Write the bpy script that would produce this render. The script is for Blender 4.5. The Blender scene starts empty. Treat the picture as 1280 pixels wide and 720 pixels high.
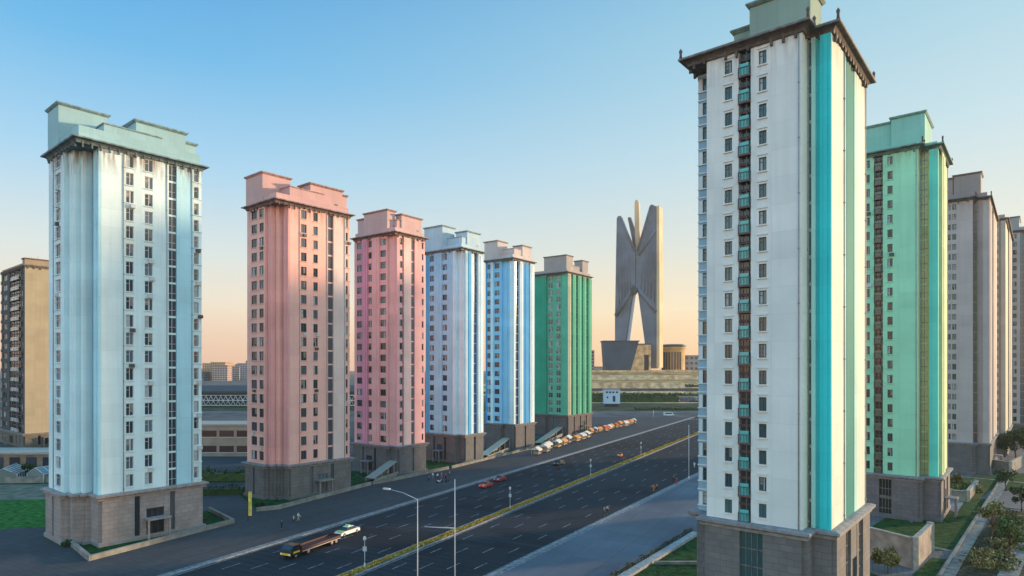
import bpy, bmesh, math, random
from math import radians, sin, cos, tan, pi
from mathutils import Vector, Matrix, noise
random.seed(7)
R = random.random
sc = bpy.context.scene
col = sc.collection
H = 30.8            # camera height above the street
F = 800.0

def gp(x, y, z=0.0):
    """point of the ground seen at photo pixel (x,y)"""
    Y = (H - z) * F / (y - 460.0)
    return Vector(((x - 640.0) / F * Y, Y, z))

# ------------------------------------------------------------------ materials
MATS = {}
def nn(nt, t, **k):
    n = nt.nodes.new(t)
    for a, b in k.items(): setattr(n, a, b)
    return n
def newmat(name):
    m = bpy.data.materials.new(name); m.use_nodes = True
    nt = m.node_tree; b = nt.nodes['Principled BSDF']
    return m, nt, b
def mixc(nt, fac, a, b, mode='MIX'):
    n = nn(nt, 'ShaderNodeMix', data_type='RGBA', blend_type=mode)
    for sock, v in ((n.inputs[0], fac), (n.inputs[6], a), (n.inputs[7], b)):
        if hasattr(v, 'is_output'): nt.links.new(v, sock)
        elif isinstance(v, (tuple, list)): sock.default_value = (*v[:3], 1)
        else: sock.default_value = v
    return n.outputs[2]
def noisef(nt, vec, scale, lo=0.0, hi=1.0, detail=4, sc3=None, a=.35, b=.65):
    if sc3:
        mp = nn(nt, 'ShaderNodeMapping'); mp.inputs['Scale'].default_value = sc3
        nt.links.new(vec, mp.inputs[0]); vec = mp.outputs[0]
    n = nn(nt, 'ShaderNodeTexNoise'); n.inputs['Scale'].default_value = scale; n.inputs['Detail'].default_value = detail
    nt.links.new(vec, n.inputs['Vector'])
    r = nn(nt, 'ShaderNodeMapRange'); nt.links.new(n.outputs['Fac'], r.inputs[0])
    r.inputs[1].default_value = a; r.inputs[2].default_value = b; r.inputs[3].default_value = lo; r.inputs[4].default_value = hi
    return r.outputs[0]
def flat(name, c, rough=.7, metal=0, var=.12, scale=1.5, bump=0):
    if name in MATS: return MATS[name]
    m, nt, b = newmat(name)
    tc = nn(nt, 'ShaderNodeTexCoord').outputs['Object']
    f = noisef(nt, tc, scale)
    d = tuple(x * (1 - var) for x in c); l = tuple(min(1, x * (1 + var)) for x in c)
    nt.links.new(mixc(nt, f, d, l), b.inputs['Base Color'])
    b.inputs['Roughness'].default_value = rough; b.inputs['Metallic'].default_value = metal
    if rough >= .85: b.inputs['Specular IOR Level'].default_value = .08
    if bump:
        bp = nn(nt, 'ShaderNodeBump'); bp.inputs['Strength'].default_value = bump; bp.inputs['Distance'].default_value = .1
        nt.links.new(noisef(nt, tc, scale * 4), bp.inputs['Height']); nt.links.new(bp.outputs[0], b.inputs['Normal'])
    MATS[name] = m; return m
def paint(name, c, ztop=69.0, stain=.55):
    """weathered facade paint: blotches, rain streaks, rust runs below the eaves, faint floor joints"""
    if name in MATS: return MATS[name]
    m, nt, b = newmat(name)
    tc = nn(nt, 'ShaderNodeTexCoord').outputs['Object']
    big = noisef(nt, tc, .12, 0, 1, 5)
    c1 = mixc(nt, big, tuple(x * .90 for x in c), tuple(min(.95, x * 1.05) for x in c))
    st = noisef(nt, tc, 1.0, 0, .2, 6, (1.6, 1.6, .05), .48, .75)
    c2 = mixc(nt, st, c1, tuple(x * .62 for x in c))
    sx = nn(nt, 'ShaderNodeSeparateXYZ'); nt.links.new(tc, sx.inputs[0])
    mr = nn(nt, 'ShaderNodeMapRange'); nt.links.new(sx.outputs[2], mr.inputs[0])
    mr.inputs[1].default_value = ztop - 5.5; mr.inputs[2].default_value = ztop - .5; mr.inputs[3].default_value = 0; mr.inputs[4].default_value = 1
    pw = nn(nt, 'ShaderNodeMath', operation='POWER'); nt.links.new(mr.outputs[0], pw.inputs[0]); pw.inputs[1].default_value = 1.8
    rs = noisef(nt, tc, 1.0, 0, 1, 5, (1.9, 1.9, .28), .42, .6)
    mu = nn(nt, 'ShaderNodeMath', operation='MULTIPLY'); nt.links.new(pw.outputs[0], mu.inputs[0]); nt.links.new(rs, mu.inputs[1])
    mu2 = nn(nt, 'ShaderNodeMath', operation='MULTIPLY'); nt.links.new(mu.outputs[0], mu2.inputs[0]); mu2.inputs[1].default_value = stain
    c3 = mixc(nt, mu2.outputs[0], c2, (.26, .13, .07))
    # cast panels one storey high with joints, each panel repainted in a slightly different tone
    g = nn(nt, 'ShaderNodeNewGeometry'); cr = nn(nt, 'ShaderNodeVectorMath', operation='CROSS_PRODUCT'); cr.inputs[0].default_value = (0, 0, 1); nt.links.new(g.outputs['Normal'], cr.inputs[1])
    du = nn(nt, 'ShaderNodeVectorMath', operation='DOT_PRODUCT'); nt.links.new(cr.outputs[0], du.inputs[0]); nt.links.new(tc, du.inputs[1])
    cx = nn(nt, 'ShaderNodeCombineXYZ'); nt.links.new(du.outputs['Value'], cx.inputs[0]); nt.links.new(sx.outputs[2], cx.inputs[1])
    bk = nn(nt, 'ShaderNodeTexBrick'); bk.offset = 0; nt.links.new(cx.outputs[0], bk.inputs['Vector']); bk.inputs['Scale'].default_value = 1
    bk.inputs['Brick Width'].default_value = 3.3; bk.inputs['Row Height'].default_value = 3.07; bk.inputs['Mortar Size'].default_value = .022
    bk.inputs['Color1'].default_value = (1, 1, 1, 1); bk.inputs['Color2'].default_value = (.915, .92, .925, 1); bk.inputs['Mortar'].default_value = (.84, .84, .84, 1)
    c4 = mixc(nt, 1.0, c3, bk.outputs['Color'], 'MULTIPLY')
    nt.links.new(c4, b.inputs['Base Color']); b.inputs['Roughness'].default_value = .75; b.inputs['Specular IOR Level'].default_value = .12
    bp = nn(nt, 'ShaderNodeBump'); bp.inputs['Strength'].default_value = .15; bp.inputs['Distance'].default_value = .05
    nt.links.new(noisef(nt, tc, 1.3), bp.inputs['Height']); nt.links.new(bp.outputs[0], b.inputs['Normal'])
    MATS[name] = m; return m
def stone(name, c):
    if name in MATS: return MATS[name]
    m, nt, b = newmat(name)
    tc = nn(nt, 'ShaderNodeTexCoord').outputs['Object']
    sx = nn(nt, 'ShaderNodeSeparateXYZ'); nt.links.new(tc, sx.inputs[0])
    g = nn(nt, 'ShaderNodeNewGeometry'); cr = nn(nt, 'ShaderNodeVectorMath', operation='CROSS_PRODUCT'); cr.inputs[0].default_value = (0, 0, 1); nt.links.new(g.outputs['Normal'], cr.inputs[1])
    ad = nn(nt, 'ShaderNodeVectorMath', operation='DOT_PRODUCT'); nt.links.new(cr.outputs[0], ad.inputs[0]); nt.links.new(tc, ad.inputs[1])
    cx = nn(nt, 'ShaderNodeCombineXYZ'); nt.links.new(ad.outputs['Value'], cx.inputs[0]); nt.links.new(sx.outputs[2], cx.inputs[1])
    bk = nn(nt, 'ShaderNodeTexBrick'); nt.links.new(cx.outputs[0], bk.inputs['Vector'])
    bk.inputs['Scale'].default_value = 1; bk.inputs['Brick Width'].default_value = 1.5; bk.inputs['Row Height'].default_value = .75
    bk.inputs['Mortar Size'].default_value = .03; bk.inputs['Color1'].default_value = (*[x * .92 for x in c], 1)
    bk.inputs['Color2'].default_value = (*[x * 1.1 for x in c], 1); bk.inputs['Mortar'].default_value = (*[x * .6 for x in c], 1)
    f = noisef(nt, tc, .5, .0, .5, 6)
    c2 = mixc(nt, f, bk.outputs['Color'], tuple(x * .55 for x in c))
    nt.links.new(c2, b.inputs['Base Color']); b.inputs['Roughness'].default_value = .85
    MATS[name] = m; return m
def glass(name, c, c2, rough=.12):
    if name in MATS: return MATS[name]
    m, nt, b = newmat(name)
    oi = nn(nt, 'ShaderNodeObjectInfo').outputs['Random']
    r = nn(nt, 'ShaderNodeMapRange'); nt.links.new(oi, r.inputs[0]); r.inputs[1].default_value = .35; r.inputs[2].default_value = 1
    tc = nn(nt, 'ShaderNodeTexCoord').outputs['Object']
    f = noisef(nt, tc, .9, .6, 1.1)
    base = mixc(nt, r.outputs[0], c, c2)
    c4 = mixc(nt, 1.0, base, base, 'MIX')
    nt.links.new(c4, b.inputs['Base Color'])
    b.inputs['Roughness'].default_value = rough; b.inputs['Specular IOR Level'].default_value = .6
    MATS[name] = m; return m
def asphalt(name, c, patch=.25, scale=.05, joints=None, road=False):
    if name in MATS: return MATS[name]
    m, nt, b = newmat(name)
    tc = nn(nt, 'ShaderNodeTexCoord').outputs['Object']
    c1 = mixc(nt, noisef(nt, tc, scale, 0, 1, 6), tuple(x * (1 - patch) for x in c), tuple(x * (1 + patch) for x in c))
    rot = nn(nt, 'ShaderNodeMapping'); rot.inputs['Rotation'].default_value = (0, 0, radians(29)); nt.links.new(tc, rot.inputs[0])
    lanes = noisef(nt, rot.outputs[0], .5, 0, .35, 3, (1.2, .02, 1))
    c2 = mixc(nt, lanes, c1, tuple(x * .6 for x in c))
    fine = noisef(nt, tc, 6, 0, .25, 3)
    c3 = mixc(nt, fine, c2, tuple(min(1, x * 1.7) for x in c))
    if road:
        tr = nn(nt, 'ShaderNodeTexWave', bands_direction='Y'); tr.inputs['Scale'].default_value = .17; tr.inputs['Distortion'].default_value = .6; nt.links.new(rot.outputs[0], tr.inputs[0])
        tm = nn(nt, 'ShaderNodeMath', operation='MULTIPLY'); nt.links.new(tr.outputs['Fac'], tm.inputs[0]); nt.links.new(noisef(nt, tc, .08, .1, .5), tm.inputs[1])
        c3 = mixc(nt, tm.outputs[0], c3, tuple(x * 1.9 for x in c))
        pb = nn(nt, 'ShaderNodeTexVoronoi', distance='CHEBYCHEV'); pb.inputs['Scale'].default_value = .11; mp2 = nn(nt, 'ShaderNodeMapping'); mp2.inputs['Scale'].default_value = (.4, 1.6, 1); nt.links.new(rot.outputs[0], mp2.inputs[0]); nt.links.new(mp2.outputs[0], pb.inputs['Vector'])
        sp = nn(nt, 'ShaderNodeSeparateColor'); nt.links.new(pb.outputs['Color'], sp.inputs[0]); gt = nn(nt, 'ShaderNodeMath', operation='GREATER_THAN'); nt.links.new(sp.outputs[0], gt.inputs[0]); gt.inputs[1].default_value = .86
        gm_ = nn(nt, 'ShaderNodeMath', operation='MULTIPLY'); nt.links.new(gt.outputs[0], gm_.inputs[0]); gm_.inputs[1].default_value = .5
        c3 = mixc(nt, gm_.outputs[0], c3, tuple(x * .55 for x in c))
    if joints:
        bk = nn(nt, 'ShaderNodeTexBrick'); nt.links.new(rot.outputs[0], bk.inputs['Vector']); bk.inputs['Scale'].default_value = 1
        bk.inputs['Brick Width'].default_value = joints; bk.inputs['Row Height'].default_value = joints; bk.offset = 0
        bk.inputs['Mortar Size'].default_value = .035
        bk.inputs['Color1'].default_value = (1, 1, 1, 1); bk.inputs['Color2'].default_value = (.86, .86, .88, 1); bk.inputs['Mortar'].default_value = (.55, .55, .55, 1)
        c3 = mixc(nt, 1.0, c3, bk.outputs['Color'], 'MULTIPLY')
    nt.links.new(c3, b.inputs['Base Color']); b.inputs['Roughness'].default_value = .85; b.inputs['Specular IOR Level'].default_value = .15
    bp = nn(nt, 'ShaderNodeBump'); bp.inputs['Strength'].default_value = .2; bp.inputs['Distance'].default_value = .02
    nt.links.new(noisef(nt, tc, 9), bp.inputs['Height']); nt.links.new(bp.outputs[0], b.inputs['Normal'])
    MATS[name] = m; return m
def leafy(name, c, c2):
    if name in MATS: return MATS[name]
    m, nt, b = newmat(name)
    g = nn(nt, 'ShaderNodeNewGeometry')
    f = nn(nt, 'ShaderNodeMapRange'); nt.links.new(g.outputs['Random Per Island'], f.inputs[0])
    nt.links.new(mixc(nt, f.outputs[0], c, c2), b.inputs['Base Color']); b.inputs['Roughness'].default_value = .8
    MATS[name] = m; return m

# ------------------------------------------------------------------ object helpers
def tag(o, label=None, cat=None, group=None, kind=None):
    if label: o['label'] = label
    if cat: o['category'] = cat
    if group: o['group'] = group
    if kind: o['kind'] = kind
    return o
def empty(name, loc, label=None, cat=None, group=None, rz=0):
    o = bpy.data.objects.new(name, None); col.objects.link(o); o.location = loc; o.rotation_euler = (0, 0, rz)
    o.empty_display_size = .5
    return tag(o, label, cat, group)
def addobj(name, me, parent=None, loc=(0, 0, 0), rz=0):
    o = bpy.data.objects.new(name, me); col.objects.link(o); o.location = loc; o.rotation_euler = (0, 0, rz)
    if parent: o.parent = parent
    return o
def copy_tree(o, parent=None):
    c = o.copy(); col.objects.link(c); c.parent = parent
    for ch in list(o.children): copy_tree(ch, c)
    return c
class MB:
    def __init__(s): s.bm = bmesh.new(); s.mats = []
    def mi(s, m):
        if m not in s.mats: s.mats.append(m)
        return s.mats.index(m)
    def face(s, pts, m):
        f = s.bm.faces.new([s.bm.verts.new(p) for p in pts]); f.material_index = s.mi(m); return f
    def hexa(s, b, t, m):
        vb = [s.bm.verts.new(p) for p in b]; vt = [s.bm.verts.new(p) for p in t]; k = s.mi(m); n = len(vb)
        fs = [s.bm.faces.new(vb[::-1]), s.bm.faces.new(vt)]
        for i in range(n): fs.append(s.bm.faces.new([vb[i], vb[(i + 1) % n], vt[(i + 1) % n], vt[i]]))
        for f in fs: f.material_index = k
    def box(s, x0, x1, y0, y1, z0, z1, m):
        s.hexa([(x0, y0, z0), (x1, y0, z0), (x1, y1, z0), (x0, y1, z0)], [(x0, y0, z1), (x1, y0, z1), (x1, y1, z1), (x0, y1, z1)], m)
    def obox(s, P, d, n, s0, s1, n0, n1, z0, z1, m):
        q = [P + d * a + n * b for a, b in ((s0, n0), (s0, n1), (s1, n1), (s1, n0))]
        s.hexa([(p.x, p.y, z0) for p in q], [(p.x, p.y, z1) for p in q], m)
    def tube(s, pts, rads, m, seg=8):
        k = s.mi(m); rings = []
        for i, p in enumerate(pts):
            p = Vector(p); a = Vector(pts[max(0, i - 1)]); b = Vector(pts[min(len(pts) - 1, i + 1)])
            t = (b - a).normalized(); u = t.orthogonal().normalized(); v = t.cross(u)
            rings.append([s.bm.verts.new(p + (u * cos(2 * pi * j / seg) + v * sin(2 * pi * j / seg)) * rads[i]) for j in range(seg)])
        for i in range(len(rings) - 1):
            for j in range(seg):
                # keep rings untwisted for near-collinear tubes
                f = s.bm.faces.new([rings[i][j], rings[i][(j + 1) % seg], rings[i + 1][(j + 1) % seg], rings[i + 1][j]]); f.material_index = k; f.smooth = True
        for r in (rings[0][::-1], rings[-1]): s.bm.faces.new(r).material_index = k
    def loft(s, rings, m, close=True):
        k = s.mi(m); rr = [[s.bm.verts.new(p) for p in r] for r in rings]; n = len(rr[0])
        for i in range(len(rr) - 1):
            for j in range(n):
                s.bm.faces.new([rr[i][j], rr[i][(j + 1) % n], rr[i + 1][(j + 1) % n], rr[i + 1][j]]).material_index = k
        if close:
            for r in (rr[0][::-1], rr[-1]): s.bm.faces.new(r).material_index = k
    def leaves(s, fn, n, size, m):
        for _ in range(n):
            p = Vector(fn()); a = Vector((R() - .5, R() - .5, R() - .5)).normalized(); b = a.orthogonal().normalized()
            c = a.cross(b); z = size * (.6 + R() * .8)
            s.face([p - b * z, p + c * z * .6, p + b * z, p - c * z * .6], m)
    def me(s, name):
        bmesh.ops.recalc_face_normals(s.bm, faces=s.bm.faces[:])
        me = bpy.data.meshes.new(name); s.bm.to_mesh(me); s.bm.free()
        for m in s.mats: me.materials.append(m)
        return me
    def build(s, name, parent=None, loc=(0, 0, 0), rz=0): return addobj(name, s.me(name), parent, loc, rz)

def offset_poly(P, d):
    """P clockwise-from-above in travel order with the outside on the right of travel; offset outward by d"""
    n = len(P); out = []
    for i in range(n):
        a, b, c = P[i - 1], P[i], P[(i + 1) % n]
        e1 = (b - a).normalized(); e2 = (c - b).normalized()
        n1 = Vector((e1.y, -e1.x)); n2 = Vector((e2.y, -e2.x))
        k = 1 + n1.dot(n2)
        out.append(b + (n1 + n2) * (d / max(k, .2)))
    return out
def ring(P, z): return [(p.x, p.y, z) for p in P]

DARK = flat('dark_core', (.035, .035, .04), .8)
FASCIA = flat('eave_fascia', (.19, .18, .17), .8, var=.3, scale=1.2, bump=.3)
EAVE = flat('weathered_eave_tile', (.11, .09, .08), .8, var=.3, scale=1.2, bump=.3)
STONE_MATS = {}
FRAME_DARK = flat('window_frame_dark', (.06, .065, .07), .5)
FRAME_WHITE = flat('window_frame_white', (.55, .57, .58), .5)

# ------------------------------------------------------------------ apartment towers
TH = .55
GL = 'apartment towers in the row left of the avenue'
def make_tower(name, S):
    label = S['label']
    cx, D, ang = S['c']; t = radians(ang)
    dR = Vector((sin(t), cos(t))); dL = Vector((-cos(t), sin(t)))
    C = Vector(((cx - 640) / F * D, D))
    root = empty('apartment_tower', (C.x, C.y, 0), label, 'tower', S.get('group'))
    def solve(d, x, P):                       # distance along d from P (absolute) until pixel column x
        m = (x - 640) / F
        return (m * P.y - P.x) / (d.x - m * d.y)
    A = solve(dL, S['xl'], C); B = S['B'] if 'B' in S else solve(dR, S['xr'], C)
    if 'A' in S: A = S['A']
    zp = S['zp']; ztop = H + S['h']; zf = ztop - 1.15; nf = S['nf']; fh = (zf - zp) / nf
    wallm = {k: paint(f'{name}_paint_{k}', v, zf, S.get('stain', .55)) for k, v in S['cols'].items()}
    trim = stone(f'podium_stone_{name}', S['stone'] if name == 'pale_blue' else tuple(x * .66 for x in S['stone']))
    corn = flat(f'belt_{name}', tuple(x * .9 for x in S['stone']), .8, var=.2)
    gl = glass(f'{name}_glass', *S.get('glass', ((.03, .035, .045), (.14, .17, .2))))
    sg = glass(f'{name}_strip_glass', *S.get('sglass', ((.10, .13, .16), (.16, .2, .24))))
    fr = FRAME_WHITE if S.get('whiteframe') else FRAME_DARK
    pipe = flat('downpipe_grey', (.30, .31, .31), .6); curt = flat('curtain_pale', (.38, .40, .40), .7); curt2 = flat('curtain_warm', (.24, .21, .18), .7)
    near = D < 160
    # window prototype meshes, built per width
    wcache = {}
    def window_mesh(w, h):
        key = (round(w, 2), round(h, 2))
        if key in wcache: return wcache[key]
        m = MB(); b = .09
        m.box(0, w, -.10, .02, 0, b, fr); m.box(0, w, -.10, .02, h - b, h, fr)
        m.box(0, b, -.10, .02, b, h - b, fr); m.box(w - b, w, -.10, .02, b, h - b, fr)
        m.box(w * .5 - .04, w * .5 + .04, -.09, .02, b, h - b, fr)
        m.box(b, w * .5 - .04, -.085, .02, h * .66 - .03, h * .66 + .03, fr)
        if not near: m.box(b, w - b, -.02, .03, b, h - b, gl)
        fms = []; pms = []
        for v in range(4):
            m2 = MB(); m2.bm.free(); m2.bm = m.bm.copy(); m2.mats = list(m.mats)
            p = MB(); q = p if near else m2
            if near: p.box(b, w - b, -.03, .03, b, h - b, gl)
            if v == 1: q.box(b + .02, w * .5 - .05, -.045, -.028, b + .02, h - b - .02, curt)
            if v == 2: q.box(w * .5 + .05, w - b - .02, -.045, -.028, h * .3, h - b - .02, curt2)
            if v == 3: q.box(b + .02, w * .5 - .05, -.045, -.028, h * .45, h - b - .02, curt2); q.box(w * .5 + .05, w * .7, -.045, -.028, b + .02, h - b - .02, curt)
            fms.append(m2.me('window')); pms.append(p.me('pane'))
        m.bm.free(); fm = fms; pm = pms
        s_ = MB(); s_.box(-.12, w + .12, -.42, -.10, -.14, -.005, wallm[S.get('sill', 'a')])
        if S.get('lintel'): s_.box(-.15, w + .15, -.36, -.265, h + .25, h + .42, wallm[S.get('sill', 'a')])
        smh = s_.me('sill'); wcache[key] = (fm, pm, smh); return wcache[key]
    # ---- footprint
    pts = [C + dL * A]; a = A; b = 0.0
    if 'b0' in S: b = S['b0']; a = solve(dL, S['xs'], C + dR * b); pts = [C + dL * a + dR * b]
    segs = []
    for st in S['steps']:
        k, v, bays = st
        P = pts[-1].copy()
        if k == 'L': Ln = solve(-dL, v, P) if v > 50 else v; d = -dL; a -= Ln
        elif k == 'L0': Ln = a; d = -dL; a = 0
        elif k == 'R': Ln = solve(dR, v, P) if v > 50 else v; d = dR; b += Ln
        elif k == 'RB': Ln = B - b; d = dR; b = B
        elif k == 'F': Ln = v; d = -dR; b -= v
        Q = P + d * Ln; segs.append((P, Q, d, Ln, bays)); pts.append(Q)
    bend = b; Amax = max(A, (pts[0] - C).dot(dL))
    last = pts[-1]
    a_last = (last - C).dot(dL)
    back = [last + dL * (Amax - a_last), ]
    poly = pts + back
    # drop duplicates: the line from back corner to start
    polyC = [p - C for p in poly]
    amin = min((p - C).dot(dL) for p in pts)
    bmin = min((p - C).dot(dR) for p in pts)
    bbox = [dL * Amax + dR * bmin, dL * amin + dR * bmin, dL * amin + dR * bend, dL * Amax + dR * bend]
    outline = S['outline'](polyC, dL, dR, Amax, bend) if 'outline' in S else bbox
    # ---- core
    m = MB(); cp = offset_poly(polyC, -.5); m.loft([ring(cp, zp - .5), ring(cp, zf + .3)], DARK); m.build('wall_core', root)
    # back walls
    n = len(polyC); m = MB()
    for i in range(len(pts) - 1, n):
        P = polyC[i]; Q = polyC[(i + 1) % n]; d = (Q - P).normalized(); nrm = Vector((d.y, -d.x)); L = (Q - P).length
        m.obox(P, d, nrm, .006, L - .006, -TH, 0, zp, zf, wallm['a'])
        kk = int(L // 5)
        for q in range(kk):
            m.obox(P, d, nrm, 2 + q * 5, 3.6 + q * 5, 0, .3, zp, zf, wallm['a'])
    m.build('back_wall', root)
    # ---- bays
    nwin = 0
    for (P, Q, d, Ln, bays) in segs:
        nrm = Vector((d.y, -d.x)); P0 = P - C; rz = math.atan2(d.y, d.x)
        s = .006; mw = {}
        for bi, (end, kind, ck) in enumerate(bays):
            if end <= 1.0: e = Ln * end
            else: e = solve(d, end, P)
            if bi == len(bays) - 1: e = Ln - .006
            e = min(e, Ln - .006)
            if e - s < .05: continue
            wm = wallm[ck] if ck in wallm else wallm['a']
            if kind == 'w':
                mb = MB(); mb.obox(P0, d, nrm, s, e, -TH, 0, zp, zf, wm); mb.build('wall_panel', root)
                if near and e - s > 2.2 and kind == 'w':
                    q = P0 + d * (e - .35) + nrm * .1; mb = MB(); mb.tube([(q.x, q.y, zp + .1), (q.x, q.y, zf - .1)], [.065, .065], pipe, 6)
                    for f in range(0, nf, 2): mb.tube([(q.x, q.y, zp + f * fh + .6), (q.x, q.y, zp + f * fh + .75)], [.11, .11], pipe, 6)
                    mb.build('downpipe', root)
            elif kind == 'p':
                mb = MB(); mb.obox(P0, d, nrm, s, e, -TH, .42, zp, zf, wm)
                mb.obox(P0, d, nrm, s + (e - s) * .32, e - (e - s) * .32, .42, .56, zp + .3, zf - .5, wm); mb.build('pilaster', root)
            elif kind in ('r', 'f'):
                mb = MB(); mb.obox(P0, d, nrm, s, e, -TH, -.3 if kind == 'r' else -.05, zp, zf, wm); mb.build('recessed_panel', root)
            elif kind in ('gs', 'gd', 'gf'):
                mb = MB(); o_ = .3 if kind == 'gf' else 0; mb.obox(P0, d, nrm, s, e, -TH, -.42 + o_, zp, zf, gl if kind == 'gd' else sg)
                strip = mb.build('glazed_strip', root)
                mb = MB()
                for f in range(nf + 1):
                    z = zp + f * fh
                    if f: mb.obox(P0, d, nrm, s + .003, e - .003, -.5, -.34 + o_, z - .25, z + .12, wm)
                    mb.obox(P0, d, nrm, s + .003, e - .003, -.5, -.37 + o_, z + (1.15 if f < nf else 0), z + (1.22 if f < nf else .1), fr)
                mb.obox(P0, d, nrm, (s + e) / 2 - .04, (s + e) / 2 + .04, -.5, -.385 + o_, zp, zf, fr)
                mb.build('mullion', strip)
            elif kind == 'win':
                w = e - s; ww = w * .92 if w < 3 else w * .7; hh = fh * S.get('wh', .56); o0 = (w - ww) / 2; zb = fh * .26
                mb = MB()
                mb.obox(P0, d, nrm, s, s + o0, -TH, 0, zp, zf, wm); mb.obox(P0, d, nrm, e - o0, e, -TH, 0, zp, zf, wm)
                for f in range(nf + 1):
                    z0 = zp if f == 0 else zp + (f - 1) * fh + zb + hh; z1 = zp + f * fh + zb if f < nf else zf
                    mb.obox(P0, d, nrm, s + o0, e - o0, -TH, -.004, z0, z1, wm)
                mb.build('wall_panel', root)
                fm, pm, smh = window_mesh(ww, hh)
                for f in range(nf):
                    nwin += 1
                    if nwin > 99: break
                    pp = P0 + d * (s + o0) - nrm * .25
                    vv = random.choice((0, 0, 0, 1, 2, 3)); wo = addobj('window', fm[vv], root, (pp.x, pp.y, zp + f * fh + zb), rz)
                    if near:
                        addobj('pane', pm[vv], wo); addobj('sill', smh, wo)
                        if R() < S.get('ac', .12):
                            x0 = ww * (.2 + .4 * R()); q = MB(); q.box(x0, x0 + .8, -.75, -.3, -.85, -.25, FRAME_WHITE if R() < .6 else FRAME_DARK)
                            q.build('air_conditioner', wo)
            elif kind == 'bal':
                mb = MB(); mb.obox(P0, d, nrm, s, e, -TH, -.48, zp, zf, gl); mb.build('glazed_strip', root)
                w = e - s
                red = flat('balcony_rust_red', (.12, .07, .065), .7, var=.4, scale=.8)
                tg = flat(f'{name}_balcony_glass', S.get('bglass', (.10, .42, .40)), .25, var=.45, scale=.35)
                q = MB(); q.box(.02, w - .02, -.3, .46, -.12, .12, red)
                q.box(.02, w - .02, -.28, -.22, .98, 1.05, FRAME_DARK)
                for i in range(5): q.box(w * i / 4 - .03 + (.06 if i == 0 else -.06 if i == 4 else 0), w * i / 4 + .03 + (.06 if i == 0 else -.06 if i == 4 else 0), -.27, -.23, .12, .98, FRAME_DARK)
                slab = q.me('balcony'); q = MB(); q.box(w * .14, w * .86, -.2, -.12, .1, 1.45, tg); gm = q.me('glass_screen')
                q = MB()
                q.box(w * .15, w * .22, 0, .05, 1.35, fh - .2, red); q.box(w * .62, w * .70, 0, .05, 1.35, fh - .2, red); q.box(.02, w - .02, .25, .35, fh * .62, fh * .72, red)
                lm = q.me('louvre')
                for f in range(nf):
                    pp = P0 + d * s
                    bo = addobj('balcony', slab, root, (pp.x, pp.y, zp + f * fh), rz); addobj('glass_screen', gm, bo); addobj('louvre', lm, bo)
            s = e
    # ---- cornice
    def off(x, z, po=None): return ring(offset_poly(po or outline, x), z)
    m = MB(); e = S.get('eave', 1.05)
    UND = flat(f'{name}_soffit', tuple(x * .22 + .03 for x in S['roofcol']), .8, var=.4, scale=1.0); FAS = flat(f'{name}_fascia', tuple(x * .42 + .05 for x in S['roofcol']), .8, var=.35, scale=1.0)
    if name == 'white_turquoise': UND, FAS = EAVE, FASCIA
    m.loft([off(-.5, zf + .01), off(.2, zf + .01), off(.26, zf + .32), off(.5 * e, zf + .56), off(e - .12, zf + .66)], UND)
    m.loft([off(e - .1, zf + .661), off(e, zf + .70), off(e + .02, zf + .92), off(e - .4, zf + 1.05), off(.1, zf + 1.2), off(-1.0, zf + 1.3)], FAS)
    oo = offset_poly(outline, 0)
    for i in range(len(oo)):
        P = oo[i]; Q = oo[(i + 1) % len(oo)]; d = (Q - P).normalized(); nr = Vector((d.y, -d.x)); L = (Q - P).length
        k = max(1, int(L / (1.3 if near else 1.8)))
        for j in range(k):
            sm = (j + .5) * L / k; dz = R() * .7
            m.obox(P, d, nr, sm - .12, sm + .12, .02, .34, zf + .0 - dz, zf + .5, UND)
    cor = m.build('cornice', root)
    # corner finials
    for p in (offset_poly(outline, e - .25)[:-1] if 'outline' in S else []):
        q = MB(); q.tube([(p.x, p.y, zf + .9), (p.x, p.y, zf + 1.5), (p.x, p.y, zf + 1.9), (p.x, p.y, zf + 2.2)], [.2, .14, .22, .04], EAVE, 6); q.build('finial', cor)
    # ---- parapet + roof blocks
    zr = zf + 1.27
    m = MB(); po = offset_poly(outline, -.2); pi_ = offset_poly(outline, -.6); ph = S.get('parapet', 1.0)
    rb = paint(f'{name}_roof_paint', S['roofcol'], zf + 30, 0); rimm = flat(f'{name}_rim', tuple(x * .55 for x in S['roofcol']), .8, var=.3)
    n = len(po)
    m.loft([ring(pi_, zr - .2), ring(po, zr - .2), ring(po, zr + ph), ring(pi_, zr + ph), ring(pi_, zr - .2)], rb, close=False)
    m.build('parapet', root)
    for (mode, fr_, x0, xc, x1, yt) in S['blocks']:
        if mode == 'b': b0 = fr_ * bend; a0 = (solve(dL, xc, C + dR * b0))
        elif mode == 'a': a0 = fr_ * Amax; b0 = solve(dR, xc, C + dL * a0)
        P = C + dL * a0 + dR * b0
        la = solve(dL, x0, P); lb = solve(dR, x1, P)
        la = min(la, Amax + .6 - a0); lb = min(lb, bend + .6 - b0, 14)
        la = max(la, 2); lb = max(lb, 1.5)
        zt = H + (460 - yt) * P.y / F
        q = [P - C + dL * la, P - C, P - C + dR * lb, P - C + dL * la + dR * lb]
        m = MB(); m.loft([ring(q, zr - .1), ring(q, zt - .5)], rb)
        # recess line and hatch openings
        bk = m.build('roof_block', root)
        m = MB(); e1 = .38
        m.loft([ring(offset_poly(q, -.3), zt - .498), ring(offset_poly(q, .12), zt - .498), ring(offset_poly(q, e1), zt - .2), ring(offset_poly(q, e1), zt), ring(offset_poly(q, -.2), zt + .12)], rimm)
        m.build('rim', bk)
        m = MB(); Pn = P - C
        m.obox(Pn, dR, Vector((dR.y, -dR.x)), lb * .75, lb * .75 + .9, 0.002, .05, zr, zr + 2.1, FRAME_DARK); m.build('door', bk)
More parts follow.
